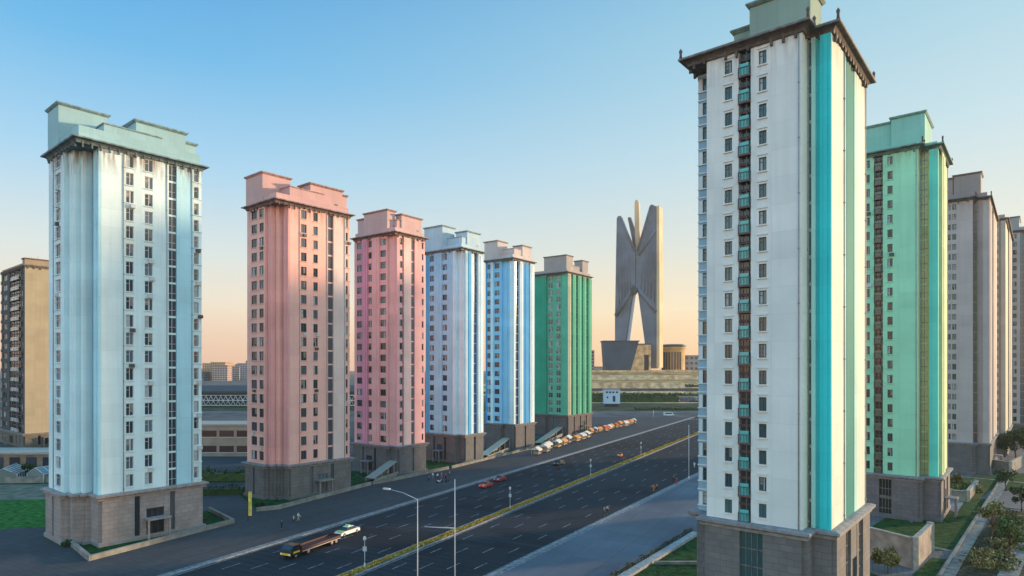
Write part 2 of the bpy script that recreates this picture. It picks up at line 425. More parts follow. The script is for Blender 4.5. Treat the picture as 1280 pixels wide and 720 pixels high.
    if S.get('group') == GL:
        m = MB(); P = dL * (.12 * Amax) + dR * (.22 * bend); m.obox(P, dR, -dL, 0, .46 * bend, -.5 * Amax, 0, zr - .1, zr + 3.6, rb)
        lk = m.build('link_block', root); m = MB(); m.obox(P, dR, -dL, -.15, .46 * bend + .15, -.5 * Amax - .15, .15, zr + 3.602, zr + 3.85, rimm); m.build('rim', lk)
    # rooftop clutter
    m = MB()
    for i in range(S.get('clutter', 5)):
        aa = Amax * (.2 + .6 * R()); bb = bend * (.35 + .2 * R()); p = dL * aa + dR * bb; w = .5 + R()
        m.obox(p, dL, dR, 0, w, 0, w * 1.3, zr - .1, zr + 1 + 2.2 * R(), FRAME_WHITE if i % 2 else FRAME_DARK)
        if i % 2 == 0: m.tube([(p.x - .3, p.y, zr), (p.x - .3, p.y, zr + 4.5)], [.06, .04], FRAME_DARK, 5)
    m.build('roof_equipment', root)
    # ---- belt course over podium and podium
    pb = offset_poly(polyC, 0)
    m = MB()
    f_ = lambda x, z: ring(offset_poly(polyC, x), z)
    m.loft([f_(-.9, zp - .95), f_(.62, zp - .95), f_(.7, zp - .6), f_(1.0, zp - .4), f_(1.02, zp - .1), f_(.55, zp + .04), f_(-.6, zp + .06)], corn)
    m.build('belt_course', root)
    m = MB(); m.loft([f_(.1, -.3), f_(.1, zp - .93)], trim); pod = m.build('podium', root)
    m = MB(); m.loft([f_(.62, -.3), f_(.62, .75), f_(.5, .9), f_(.1, .92)], trim); m.build('plinth', pod)
    for (P, Q, d, Ln, bays) in segs:
        nrm = Vector((d.y, -d.x)); P0 = P - C
        if Ln < .5: continue
        k = max(1, round(Ln / 5.2)); gap = S.get('gap', .9) if Ln > 7 else .9 if Ln > 5 else .3
        w = (Ln - gap * (k - 1)) / k
        for j in range(k):
            s0 = j * (w + gap) + .01; s1 = s0 + w - .02
            door = (k >= 3 and j == k // 2)
            mb = MB()
            if door:
                mb.obox(P0, d, nrm, s0, s0 + w * .2, .05, .5, .92, zp - .96, trim); mb.obox(P0, d, nrm, s1 - w * .2, s1, .05, .5, .92, zp - .96, trim)
                mb.obox(P0, d, nrm, s0 + w * .2, s1 - w * .2, .05, .45, zp * .62, zp - .96, trim); mb.build('stone_panel', pod)
                q = MB(); q.obox(P0, d, nrm, s0 + w * .2 + .02, s1 - w * .2 - .02, .05, .2, .92, zp * .6, gl)
                for u in (.2, .4, .6, .8): q.obox(P0, d, nrm, s0 + w * u - .05, s0 + w * u + .05, .2, .3, .92, zp * .6, FRAME_DARK)
                q.obox(P0, d, nrm, s0 + w * .2, s1 - w * .2, .2, .3, 3.2, 3.4, FRAME_DARK)
                q.build('entrance', pod)
                q = MB(); q.obox(P0, d, nrm, s0 + w * .1, s1 - w * .1, .5, 2.6, 3.7, 4.0, corn); q.obox(P0, d, nrm, s0 + w * .12, s0 + w * .12 + .3, 2.1, 2.4, 0, 3.7, corn); q.obox(P0, d, nrm, s1 - w * .12 - .3, s1 - w * .12, 2.1, 2.4, 0, 3.7, corn); q.build('canopy', pod)
            else:
                mb.obox(P0, d, nrm, s0, s1, .05, .5, .92, zp - .96, trim); mb.build('stone_panel', pod)
        for j in range(k - 1):
            s0 = (j + 1) * w + j * gap
            q = MB(); q.obox(P0, d, nrm, s0 + .02, s0 + gap - .02, .05, .16, 1, zp - 1, gl); sw_ = q.build('tall_window', pod)
            if gap > 1.5:
                q = MB(); fm_ = flat('bronze_frame', (.16, .13, .11), .6, var=.3)
                for u in range(1, 4): q.obox(P0, d, nrm, s0 + gap * u / 4 - .04, s0 + gap * u / 4 + .04, .16, .26, 1, zp - 1, fm_)
                for zz in range(2, int(zp - 1), 2): q.obox(P0, d, nrm, s0 + .03, s0 + gap - .03, .16, .24, zz, zz + .12 + (.5 if zz == 4 else 0), fm_)
                q.build('mullion', sw_)
    root['_ab'] = [A, B, Amax, bend]
    print(name, 'A %.1f B %.1f end %.1f' % (A, B, bend), 'windows', nwin)
    return root, C, dL, dR, polyC

WB = (.60, .76, .80)
left_steps = lambda xs: [
    ('L', xs[2], [(xs[0], 'w', 'a'), (xs[1], 'win', 'a'), (xs[2], 'w', 'a')]),
    ('R', 1.2, [(1, 'w', 'b')]),
    ('L', xs[4], [(xs[3], 'p', 'b'), (xs[4], 'p', 'a')]),
    ('R', 1.2, [(1, 'w', 'b')]),
    ('L', xs[5], [(xs[5], 'p', 'a')]),
    ('R', 1.1, [(1, 'w', 'b')]),
    ('L0', 0, [(xs[6], 'w', 'a'), (xs[7], 'gs', 'a'), (1, 'p', 'c')])]
TW = {}
GR = 'apartment towers in the row right of the avenue'
TW['pale_blue'] = make_tower('pale_blue', dict(label='pale blue white tower at the left, nearest of the left row, beside the lawn', group=GL,
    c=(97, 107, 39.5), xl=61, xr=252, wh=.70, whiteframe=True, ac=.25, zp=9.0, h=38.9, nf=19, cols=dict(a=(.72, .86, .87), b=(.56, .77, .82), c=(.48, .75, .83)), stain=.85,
    stone=(.34, .28, .26), roofcol=(.33, .52, .55), parapet=1.8, sglass=((.16, .26, .32), (.2, .3, .36)),
    steps=left_steps([68, 77, 80, 88, 95, 107, 111, 120]) + [('RB', 0, [(157, 'w', 'a'), (167.5, 'win', 'a'), (180.5, 'w', 'a'), (191.5, 'win', 'a'), (211, 'w', 'a'), (221, 'gd', 'a'), (242, 'w', 'c'), (252, 'win', 'a')])],
    blocks=[('b', 0, 47, 73, 135, 127), ('a', .15, 156, 170, 232, 149), ('a', .25, 225, 229, 254, 176)]))
TW['salmon'] = make_tower('salmon', dict(label='salmon pink tower with rose shaded sides, tallest of the two pink towers', group=GL,
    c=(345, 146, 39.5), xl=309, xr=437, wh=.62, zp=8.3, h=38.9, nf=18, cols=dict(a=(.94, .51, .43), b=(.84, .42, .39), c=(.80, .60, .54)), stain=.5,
    stone=(.25, .235, .23), roofcol=(.62, .38, .36), parapet=1.2, sglass=((.12, .08, .09), (.2, .12, .13)),
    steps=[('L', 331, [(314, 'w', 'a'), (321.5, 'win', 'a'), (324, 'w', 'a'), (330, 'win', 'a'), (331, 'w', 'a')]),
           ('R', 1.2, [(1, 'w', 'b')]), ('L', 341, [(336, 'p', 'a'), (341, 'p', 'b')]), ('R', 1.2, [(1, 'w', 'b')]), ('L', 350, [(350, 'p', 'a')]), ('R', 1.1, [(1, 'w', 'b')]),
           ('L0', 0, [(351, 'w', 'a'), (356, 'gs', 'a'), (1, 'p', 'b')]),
           ('RB', 0, [(376, 'w', 'a'), (383.5, 'win', 'a'), (391.5, 'w', 'a'), (397.5, 'win', 'a'), (410, 'w', 'a'), (417, 'gd', 'a'), (432, 'w', 'c'), (437, 'win', 'a')])],
    blocks=[('b', 0, 298, 328, 363, 214), ('a', .15, 374, 388, 428, 228), ('a', .25, 424, 427, 438, 243)]))
TW['rose'] = make_tower('rose', dict(label='rose pink tower standing between the salmon tower and the first blue striped tower', group=GL,
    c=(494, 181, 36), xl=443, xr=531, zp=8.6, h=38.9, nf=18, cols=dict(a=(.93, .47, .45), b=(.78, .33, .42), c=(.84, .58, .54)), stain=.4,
    stone=(.22, .21, .22), roofcol=(.60, .40, .38), sglass=((.12, .05, .06), (.16, .09, .09)),
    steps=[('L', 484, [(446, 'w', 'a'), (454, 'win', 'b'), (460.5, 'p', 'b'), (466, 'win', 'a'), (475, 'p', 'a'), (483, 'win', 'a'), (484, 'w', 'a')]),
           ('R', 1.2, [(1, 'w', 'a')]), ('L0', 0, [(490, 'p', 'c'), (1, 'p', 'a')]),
           ('RB', 0, [(497, 'w', 'a'), (503, 'win', 'a'), (505, 'gd', 'b'), (514, 'w', 'c'), (518.5, 'gd', 'a'), (527, 'w', 'a'), (531, 'win', 'a')])],
    blocks=[('b', 0, 455, 484, 494, 261), ('a', .1, 495, 502, 527, 267), ('b', .15, 442, 455, 458, 273)]))
blue_steps = lambda x: None
TW['blue_first'] = make_tower('blue_first', dict(label='white and sky blue striped tower next to the rose pink tower', group=GL,
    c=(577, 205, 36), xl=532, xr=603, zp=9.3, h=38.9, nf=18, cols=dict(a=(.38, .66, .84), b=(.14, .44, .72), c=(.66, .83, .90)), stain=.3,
    stone=(.22, .215, .22), roofcol=(.45, .60, .68), glass=((.03, .04, .07), (.06, .12, .25)),
    steps=[('L', 570, [(537, 'w', 'b'), (543.5, 'win', 'a'), (553, 'p', 'a'), (559, 'win', 'a'), (567, 'w', 'a'), (570, 'p', 'c')]),
           ('R', 1.5, [(1, 'w', 'c')]), ('L0', 0, [(1, 'p', 'c')]),
           ('RB', 0, [(575, 'w', 'c'), (579, 'gd', 'a'), (583, 'p', 'c'), (588, 'p', 'b'), (592, 'w', 'c'), (597, 'gd', 'b'), (603, 'p', 'c')])],
    blocks=[('b', 0, 530, 553, 568, 281), ('a', .1, 570, 584, 601, 288)]))
TW['blue_second'] = make_tower('blue_second', dict(label='deeper blue and white striped tower beside the green tower of the left row', group=GL,
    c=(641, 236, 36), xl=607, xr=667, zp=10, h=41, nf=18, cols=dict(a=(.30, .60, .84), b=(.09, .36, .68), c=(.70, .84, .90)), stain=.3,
    stone=(.2, .19, .2), roofcol=(.58, .50, .48), glass=((.03, .04, .07), (.05, .10, .22)),
    steps=[('L', 627, [(609, 'w', 'b'), (614, 'win', 'a'), (617, 'p', 'c'), (625.5, 'win', 'a'), (627, 'w', 'a')]),
           ('R', 1.2, [(1, 'w', 'a')]), ('L0', 0, [(638, 'p', 'a'), (1, 'p', 'c')]),
           ('RB', 0, [(644, 'w', 'c'), (649, 'gd', 'a'), (653, 'p', 'c'), (660, 'p', 'b'), (662, 'gd', 'b'), (667, 'p', 'c')])],
    blocks=[('b', 0, 602, 622, 634, 300), ('a', .1, 642, 653, 664, 306)]))
TW['emerald'] = make_tower('emerald', dict(label='emerald green tower at the far end of the left row', group=GL,
    c=(709, 290, 36), xl=667, xr=740, B=22, zp=9.4, h=44, nf=19, cols=dict(a=(.13, .48, .31), b=(.06, .38, .24), c=(.48, .48, .36)), stain=.3,
    stone=(.19, .165, .17), roofcol=(.40, .35, .33), glass=((.02, .05, .045), (.12, .22, .2)), whiteframe=True, wh=.7,
    steps=[('L', 683, [(677, 'w', 'b'), (683, 'p', 'b')]), ('R', .8, [(1, 'w', 'b')]),
           ('L', 703, [(692, 'win', 'a'), (694, 'w', 'a'), (702, 'win', 'a'), (703, 'w', 'b')]), ('F', .6, [(1, 'w', 'a')]),
           ('L0', 0, [(1, 'w', 'a')]),
           ('RB', 0, [(713, 'p', 'c'), (715.5, 'gd', 'a'), (719, 'p', 'a'), (722, 'gd', 'c'), (726, 'p', 'a'), (728.5, 'gd', 'a'), (732, 'p', 'a'), (735, 'gd', 'c'), (738, 'p', 'a'), (741, 'p', 'c')])],
    blocks=[('b', 0, 680, 708, 716, 318), ('a', .1, 718, 728, 739, 325)]))
WH = (.78, .78, .74)
def notch_outline(polyC, dL, dR, Amax, bend):
    return None
def white_outline(polyC, dL, dR, Amax, bend):
    ab = [(p.dot(dL), p.dot(dR)) for p in polyC]
    amin = min(a for a, b in ab); bn = WN['b']
    return [dL * Amax, dL * 0, dR * bn, dL * amin + dR * bn, dL * amin + dR * bend, dL * Amax + dR * bend]
WN = {'b': 2.4}
TW['white_turquoise'] = make_tower('white_turquoise', dict(label='huge white tower with a turquoise stripe, nearest and tallest tower in the photo', group=GR,
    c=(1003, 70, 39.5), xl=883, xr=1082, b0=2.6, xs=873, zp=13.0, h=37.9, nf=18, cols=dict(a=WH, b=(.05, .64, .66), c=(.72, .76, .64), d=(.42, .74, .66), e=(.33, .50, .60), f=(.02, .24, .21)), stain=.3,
    lintel=True, gap=2.6, parapet=.25, wh=.52, ac=.02, stone=(.27, .25, .245), roofcol=(.27, .36, .30), glass=((.03, .07, .08), (.07, .16, .17)), sglass=((.34, .34, .30), (.4, .4, .36)), outline=white_outline,
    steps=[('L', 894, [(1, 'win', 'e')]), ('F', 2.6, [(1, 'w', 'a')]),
           ('L0', 0, [(905.5, 'w', 'a'), (915.5, 'win', 'a'), (923, 'w', 'a'), (938.5, 'bal', 'a'), (948, 'w', 'a'), (958.5, 'win', 'a'), (1003, 'w', 'a')]),
           ('R', 2.4, [(1, 'w', 'c')]),
           ('L', 1040, [(1015, 'gf', 'a'), (1020.5, 'p', 'd'), (1026, 'w', 'b'), (1040, 'p', 'b')]),
           ('R', 1082, [(1055.5, 'w', 'c'), (1058.5, 'f', 'd'), (1061, 'w', 'f'), (1068, 'f', 'f'), (1071, 'w', 'd'), (1082, 'w', 'c')])],
    blocks=[('b', .12, 937, 1013, 1027, -22), ('b', .2, 919, 938, 942, 32)]))
TW['mint'] = make_tower('mint', dict(label='mint green tower with an olive stripe standing right behind the huge white tower', group=GR,
    c=(1148, 128, 39.5), xl=1068, xr=1183, gap=2.2, parapet=.35, zp=9.0, h=45.0, nf=22, cols=dict(a=(.34, .74, .50), b=(.46, .56, .28), c=(.64, .76, .42), d=(.14, .68, .57)), stain=.3,
    stone=(.24, .22, .225), roofcol=(.24, .54, .46), glass=((.02, .03, .03), (.06, .09, .08)), bglass=(.12, .14, .10),
    outline=white_outline,
    steps=[('L0', 0, [(1081.5, 'w', 'a'), (1087.5, 'win', 'a'), (1092.5, 'w', 'a'), (1103.5, 'bal', 'a'), (1109, 'w', 'a'), (1116, 'win', 'a'), (1148, 'w', 'a')]),
           ('R', 2.4, [(1, 'w', 'b')]),
           ('L', 1173, [(1160, 'gs', 'b'), (1162, 'w', 'b'), (1173, 'p', 'd')]),
           ('R', 1184, [(1175, 'gd', 'a'), (1179, 'p', 'c'), (1180, 'r', 'b'), (1184, 'w', 'c')])],
    sglass=((.30, .38, .18), (.34, .42, .2)),
    blocks=[('b', .15, 1114, 1156, 1165, 138), ('b', .2, 1076, 1114, 1118, 152)]))
TW['mauve'] = make_tower('mauve', dict(label='mauve grey tower right of the mint green tower', group=GR,
    c=(1216, 184, 39.5), xl=1180, xr=1245, zp=9.2, h=49.5, nf=24, cols=dict(a=(.47, .40, .39), b=(.36, .28, .275), c=(.60, .50, .42)), stain=.3,
    stone=(.21, .195, .20), roofcol=(.30, .26, .25), glass=((.03, .03, .035), (.35, .36, .37)), outline=white_outline,
    steps=[('L0', 0, [(1183.5, 'w', 'a'), (1188.5, 'win', 'a'), (1190, 'w', 'a'), (1195.5, 'win', 'a'), (1216, 'w', 'a')]),
           ('R', 2.4, [(1, 'w', 'b')]),
           ('L', 1235, [(1222, 'gs', 'b'), (1228, 'p', 'b'), (1235, 'w', 'a')]),
           ('R', 1244, [(1238, 'p', 'a'), (1240, 'r', 'b'), (1244, 'p', 'c')])],
    sglass=((.14, .12, .13), (.2, .17, .17)),
    blocks=[('b', .1, 1192, 1226, 1228, 214), ('b', .1, 1182, 1191, 1193, 222)]))
TW['beige'] = make_tower('beige', dict(label='narrow beige tower behind the mauve grey tower at the right edge', group=GR,
    c=(1257, 225, 39.5), xl=1236, xr=1264, zp=8, h=53, nf=24, cols=dict(a=(.60, .50, .38), b=(.38, .30, .23), c=(.52, .45, .36)), stain=.2,
    stone=(.24, .22, .2), roofcol=(.4, .35, .28), whiteframe=True,
    steps=[('L0', 0, [(1245, 'w', 'a'), (1248.5, 'win', 'a'), (1251, 'w', 'b'), (1257, 'p', 'c')]),
           ('R', 1264, [(1260, 'w', 'a'), (1264, 'p', 'c')])], blocks=[]))
TW['grey'] = make_tower('grey', dict(label='pale grey tower farthest right, cut by the edge of the photo', group=GR,
    c=(1283, 262, 39.5), xl=1262, xr=1289, B=16, zp=8, h=57, nf=24, cols=dict(a=(.48, .46, .44), b=(.24, .25, .27), c=(.45, .44, .42)), stain=.2,
    stone=(.24, .22, .2), roofcol=(.32, .32, .32),
    steps=[('L0', 0, [(1266, 'w', 'c'), (1271, 'win', 'a'), (1275, 'w', 'a'), (1283, 'gs', 'b')]),
           ('RB', 0, [(1, 'w', 'a')])], blocks=[('b', .1, 1263, 1274, 1276, 270)]))
TW['tan'] = make_tower('tan', dict(label='tan slab block with dark balcony columns at the left edge behind the pale blue tower', group=None,
    c=(31, 246, 39.5), xl=0, A=34, B=14, zp=5.5, h=40.0, nf=16, cols=dict(a=(.44, .36, .24), b=(.10, .10, .105), c=(.38, .38, .33)), stain=.2, eave=.5,
    stone=(.25, .21, .17), roofcol=(.36, .27, .19), glass=((.02, .02, .025), (.10, .11, .11)), bglass=(.45, .46, .42), parapet=.6,
    steps=[('L0', 0, [(-6, 'w', 'c'), (3, 'bal', 'a'), (10, 'win', 'b'), (12, 'w', 'b'), (26, 'bal', 'a'), (29.5, 'win', 'b'), (31, 'w', 'b')]),
           ('RB', 0, [(1, 'w', 'a')])], blocks=[('b', .0, 28, 31, 72, 322)]))
# ------------------------------------------------------------------ ground and streets
M_ground = asphalt('ground_earth', (.10, .095, .085), .4, .01)
M_road = asphalt('road_asphalt', (.026, .028, .033), .3, .03, road=True)
M_pave = asphalt('pavement_grey', (.075, .073, .076), .15, .04, 1.2)
M_pave2 = asphalt('pavement_light', (.135, .145, .165), .22, .05, 6.0)
M_kerb = flat('kerb_concrete', (.24, .24, .24), .8, var=.3, scale=1.0)
M_white = flat('road_paint', (.24, .25, .25), .8, var=.6, scale=1.2)
M_grass = flat('lawn_green', (.04, .15, .028), .9, var=.45, scale=.8, bump=.6)
M_grassd = flat('lawn_dark', (.018, .062, .018), .9, var=.45, scale=.8, bump=.6)
M_soil = flat('bare_soil', (.20, .17, .12), .9, var=.3, scale=.5, bump=.4)
M_conc = flat('concrete', (.25, .235, .21), .85, var=.22, scale=.6, bump=.2)
M_beige = flat('beige_stone', (.68, .40, .21), .85, var=.35, scale=.15, bump=.2)

def sheet(name, pts, z, m, kind='structure', thick=0):
    b = MB()
    if thick: b.loft([[(p[0], p[1], z - thick) for p in pts], [(p[0], p[1], z) for p in pts]], m)
    else: b.face([(p[0], p[1], z) for p in pts], m)
    return tag(b.build(name), kind=kind)
b = MB(); S_ = 6500
b.face([(-S_, -600, 0), (S_, -600, 0), (S_, S_, 0), (-S_, S_, 0)], M_ground); tag(b.build('ground'), kind='structure')

class Line:
    def __init__(s, a, b): s.a = Vector(a[:2]); s.b = Vector(b[:2]); s.d = (s.b - s.a).normalized(); s.n = Vector((s.d.y, -s.d.x))
    def at(s, Y, off=0): return s.a + s.d * ((Y - s.a.y) / s.d.y) + s.n * off
LK = Line(gp(220, 718), gp(844, 529)); MD = Line(gp(430, 722), gp(871, 542)); RK = Line(gp(630, 710), gp(880, 588))
RP = Line(gp(775, 722), gp(858, 672))
Y0, Y1 = 20, 400
def quad(name, l1, o1, l2, o2, z, m, ya=Y0, yb=Y1, thick=0):
    return sheet(name, [l1.at(ya, o1), l2.at(ya, o2), l2.at(yb, o2), l1.at(yb, o1)], z, m, thick=thick)
quad('road', LK, 0, RK, 0, .02, M_road)
# left pavement spreads under the left towers
p = [LK.at(Y0, -.55), LK.at(Y1, -.55), Vector((-60, Y1)), Vector((-150, 300)), Vector((-190, 146)), Vector((-190, Y0))]
sheet('pavement', p, .14, M_pave, thick=.14)
quad('pavement', RK, .55, RP, 0, .14, M_pave2, thick=.14)
quad('kerb', LK, -.55, LK, .0, .17, M_kerb, thick=.17); quad('kerb', RK, .0, RK, .55, .17, M_kerb, thick=.17)
quad('kerb', LK, -1.5, LK, -.56, .148, flat('paver_band', (.17, .17, .18), .8, var=.4, scale=1.5))
quad('kerb', RK, .56, RK, 1.5, .148, MATS['paver_band'])
# gutter paint
quad('road_marking', LK, .35, LK, .55, .026, M_white); quad('road_marking', RK, -.55, RK, -.35, .026, M_white)
# median: kerbs + golden planting
quad('median_kerb', MD, -1.15, MD, -.8, .2, M_kerb, thick=.2); quad('median_kerb', MD, .8, MD, 1.15, .2, M_kerb, thick=.2)
quad('median_soil', MD, -.79, MD, .79, .15, flat('median_soil', (.16, .12, .05), .9, var=.3), thick=.14)
quad('road_marking', MD, -1.6, MD, -1.42, .026, M_white); quad('road_marking', MD, 1.42, MD, 1.6, .026, M_white)
M_gold = leafy('golden_leaves', (.30, .17, .012), (.62, .40, .03))
b = MB()
for yy in range(30, 396, 1):
    dens = 34 if yy < 200 else 14
    for k in range(dens):
        c = MD.at(yy + R(), (R() - .5) * 1.5); hh = .1 + R() * .3 * (.6 + .4 * sin(yy * .7))
        def fn(c=c, hh=hh): return (c.x, c.y, .15 + hh)
        b.leaves(fn, 1, .16 if yy < 200 else .3, M_gold)
tag(b.build('median_planting'), kind='stuff')
# lane dashes
b = MB()
for L, o, num in ((LK, 1, 5), (RK, -1, 4)):
    for ln in range(1, num + 1):
        y = 30
        while y < 390:
            f = ln / (num + 1)
            a1 = L.at(y); m1 = MD.at(y); q1 = a1 + (m1 - a1) * f
            a2 = L.at(y + 3); m2 = MD.at(y + 3); q2 = a2 + (m2 - a2) * f
            n_ = L.n * .075
            if R() < .85: b.face([(*(q1 - n_), .026), (*(q1 + n_), .026), (*(q2 + n_), .026), (*(q2 - n_), .026)], M_white)
            y += 8.5
tag(b.build('lane_marking'), kind='structure')
random.seed(21)
for i in range(9):
    y = 96 + i * 17 + R() * 8; f = .12 + .7 * R(); L_ = LK if i % 2 else RK; q = L_.at(y) + (MD.at(y) - L_.at(y)) * f
    b = MB(); b.loft([[(q.x + cos(k * pi / 8) * .42, q.y + sin(k * pi / 8) * .42, z) for k in range(16)] for z in (.0, .032)], flat('cast_iron', (.05, .045, .04), .6, .5)); tag(b.build('manhole_cover'), 'round iron manhole cover set in the asphalt of the avenue', 'manhole', 'manhole covers in the avenue')
# zebra crossing and stop line near the junction
b = MB()
for i in range(34):
    f = (i + .5) / 34; q = LK.at(384) + (RK.at(384) - LK.at(384)) * f; d = LK.d * 2.5; n_ = LK.n * .4
    b.face([(*(q - n_ - d), .027), (*(q + n_ - d), .027), (*(q + n_ + d), .027), (*(q - n_ + d), .027)], M_white)
tag(b.build('crossing_marking'), kind='structure')
# cross street
sheet('cross_road', [(-300, 402), (900, 402), (900, 446), (-300, 446)], .03, flat('cross_asphalt', (.10, .10, .105), .85, var=.3, scale=.08))
sheet('kerb', [(-300, 446.2), (900, 446.2), (900, 449), (-300, 449)], .15, M_kerb, thick=.15)
sheet('verge', [(-300, 449.2), (900, 449.2), (900, 560), (-300, 560)], .05, flat('verge_green', (.045, .06, .035), .9, var=.5, scale=.06))
sheet('path', [(60, 560.3), (900, 560.3), (900, 574), (60, 574)], .06, M_beige)
sheet('parking_lot', [(40, 590), (900, 590), (900, 672), (40, 672)], .06, M_road)
sheet('path', [(40, 676), (900, 676), (900, 690), (40, 690)], .09, flat('ochre_band', (.45, .30, .08), .85, var=.3, scale=.05))
# lawns left and soil
sheet('lawn', [gp(-60, 666), gp(61, 659), gp(61, 625), gp(-60, 628)], .16, M_grass, thick=.1)
sheet('soil_strip', [(-190, 149), (-95, 149), (-95, 171), (-190, 168)], .15, M_soil)
sheet('lawn', [(-175, 166), (-70, 172), (-60, 182), (-175, 176)], .17, M_grassd)

# garden beds along the left towers with low kerb walls
def low_wall(pts, label, h=.75, w=.45, m=M_conc, name='low_wall', z=.14):
    b = MB(); P = [Vector(p[:2]) for p in pts]
    for i in range(len(P) - 1):
        d = (P[i + 1] - P[i]).normalized(); n = Vector((d.y, -d.x)); L = (P[i + 1] - P[i]).length
        e = .003 if i % 2 else 0
        b.obox(P[i], d, n, -w / 2 + e, L + w / 2 - e, -w / 2 + e, w / 2 - e, z - .1, z + h + e, m)
        b.obox(P[i], d, n, -w / 2 - .05 + e, L + w / 2 + .05 - e, -w / 2 - .07 + e, w / 2 + .07 - e, z + h + .004 + e, z + h + .1 + e, m)
    o = b.build(name); tag(o, label, 'wall'); return o
low_wall([gp(76, 672), gp(112, 702), gp(291, 655), gp(262, 640)], 'low concrete kerb wall around the bed of the pale blue tower')
sheet('lawn', [gp(66, 660), gp(76, 672), gp(112, 701), gp(290, 654), gp(262, 640), gp(200, 640)], .19, M_grassd)
low_wall([gp(322, 640), gp(349, 637), gp(463, 607)], 'low concrete kerb wall in front of the salmon pink tower')
sheet('lawn', [gp(300, 620), gp(322, 640), gp(349, 637), gp(463, 607), gp(440, 590), gp(360, 600)], .19, M_grassd)
low_wall([gp(467, 606), gp(490, 602), gp(560, 587)], 'low concrete kerb wall in front of the rose pink tower')
low_wall([gp(565, 586), gp(640, 567.5), gp(690, 556)], 'long low kerb wall in front of the blue striped towers')
sheet('lawn', [gp(467, 605), gp(560, 586), gp(640, 567), gp(690, 555), gp(690, 545), gp(440, 590)], .19, M_grassd)

# ------------------------------------------------------------------ vegetation helpers
LEAFM = [leafy('leaf_dark', (.010, .030, .008), (.040, .085, .022)), leafy('leaf_mid', (.030, .060, .012), (.10, .15, .035)), leafy('leaf_olive', (.07, .075, .02), (.26, .23, .07))]
M_bark = flat('bark', (.10, .075, .055), .9, var=.3, scale=3)
def hedge(pts, w, h, label, mat=0, n=None, size=.3, z=.15, name='hedge'):
    P = [Vector(p[:2]) for p in pts]; b = MB()
    for i in range(len(P) - 1):
        d = (P[i + 1] - P[i]).normalized(); nr = Vector((d.y, -d.x)); L = (P[i + 1] - P[i]).length
        k = int(n or L * (w + 2 * h) * 3.2)
        for _ in range(k):
            s = R() * L; o = (R() - .5) * w; hh = h * (.8 + .35 * noise.noise(Vector((s * .35, i * 7.3, w)))) ; zz = R() ** .6 * hh
            q = P[i] + d * s + nr * o
            b.leaves(lambda: (q.x, q.y, z + zz), 1, size, LEAFM[mat])
        b.obox(P[i], d, nr, .2, L - .2, -w * .32, w * .32, z - .05, z + h * .55, LEAFM[mat])
    o = b.build(name); tag(o, label, 'hedge'); return o
def tree(x, y, h, r, label, group=None, mat=0, n=900, size=.35, z=.1, cat='tree', name='tree'):
    root = empty(name, (x, y, z), label, cat, group)
    b = MB(); lean = (R() - .5) * .6
    th = h * .42
    b.tube([(0, 0, -.2), (lean * .3, 0, th * .5), (lean, .1, th), (lean * 1.2, .1, h * .8)], [h * .03, h * .023, h * .018, .03], M_bark, 7)
    cl = []
    for i in range(7):
        a = i * 2.4 + R(); rr = r * (.35 + .45 * R()); zz = th + (h - th) * (.1 + .8 * R())
        c = Vector((lean + cos(a) * rr, sin(a) * rr, zz)); cl.append((c, r * (.32 + .25 * R())))
        b.tube([(lean * .8, 0, th * .8 + i * .1), tuple((c + Vector((lean, 0, th))) * .5), tuple(c)], [h * .012, h * .008, .02], M_bark, 5)
    cl.append((Vector((lean, 0, h - r * .35)), r * .4))
    b.build('trunk', root)
    b = MB()
    for _ in range(n):
        c, cr = random.choice(cl)
        v = Vector((random.gauss(0, 1), random.gauss(0, 1), random.gauss(0, .8))).normalized() * cr * (R() ** .4)
        b.leaves(lambda: c + v, 1, size, LEAFM[mat])
    b.build('crown', root)
    return root
def shrub(x, y, r, h, label, group, mat=2, n=160, size=.22, z=.1):
    b = MB()
    for i in range(5):
        a = R() * 6.28; b.tube([(0, 0, 0), (cos(a) * r * .3, sin(a) * r * .3, h * .5), (cos(a) * r * .6, sin(a) * r * .6, h * .85)], [.05, .03, .01], M_bark, 4)
    for _ in range(n):
        a = R() * 6.28; rr = r * R() ** .5; zz = h * (.15 + .85 * R()) * (1 - .4 * (rr / r) ** 2)
        b.leaves(lambda: (cos(a) * rr, sin(a) * rr, zz), 1, size, LEAFM[mat])
    o = b.build('shrub', None, (x, y, z)); tag(o, label, 'shrub', group); return o

# between the pale blue and the salmon tower
hedge([gp(240, 601), gp(310, 601)], 4, 3.4, 'bright clipped hedge between the pale blue and salmon towers', 1, size=.35)
hedge([gp(236, 620), gp(306, 618)], 3, 2.6, 'dark low hedge in front of the bright hedge beside the salmon tower', 0, size=.3)
hedge([(-160, 262), (-95, 262)], 6, 8, 'tall dark hedge below the white truss hall', 0, n=3000, size=.6)
# bushes at tower feet
for (x, y, lab) in ((84, 684, 'small dark shrub at the left foot of the pale blue tower podium'), (214, 664, 'small dark shrub by the entrance of the pale blue tower'), (325, 634, 'small dark shrub at the left foot of the salmon tower podium')):
    q = gp(x, y); shrub(q.x, q.y, .9, 1.2, lab, None, 0)

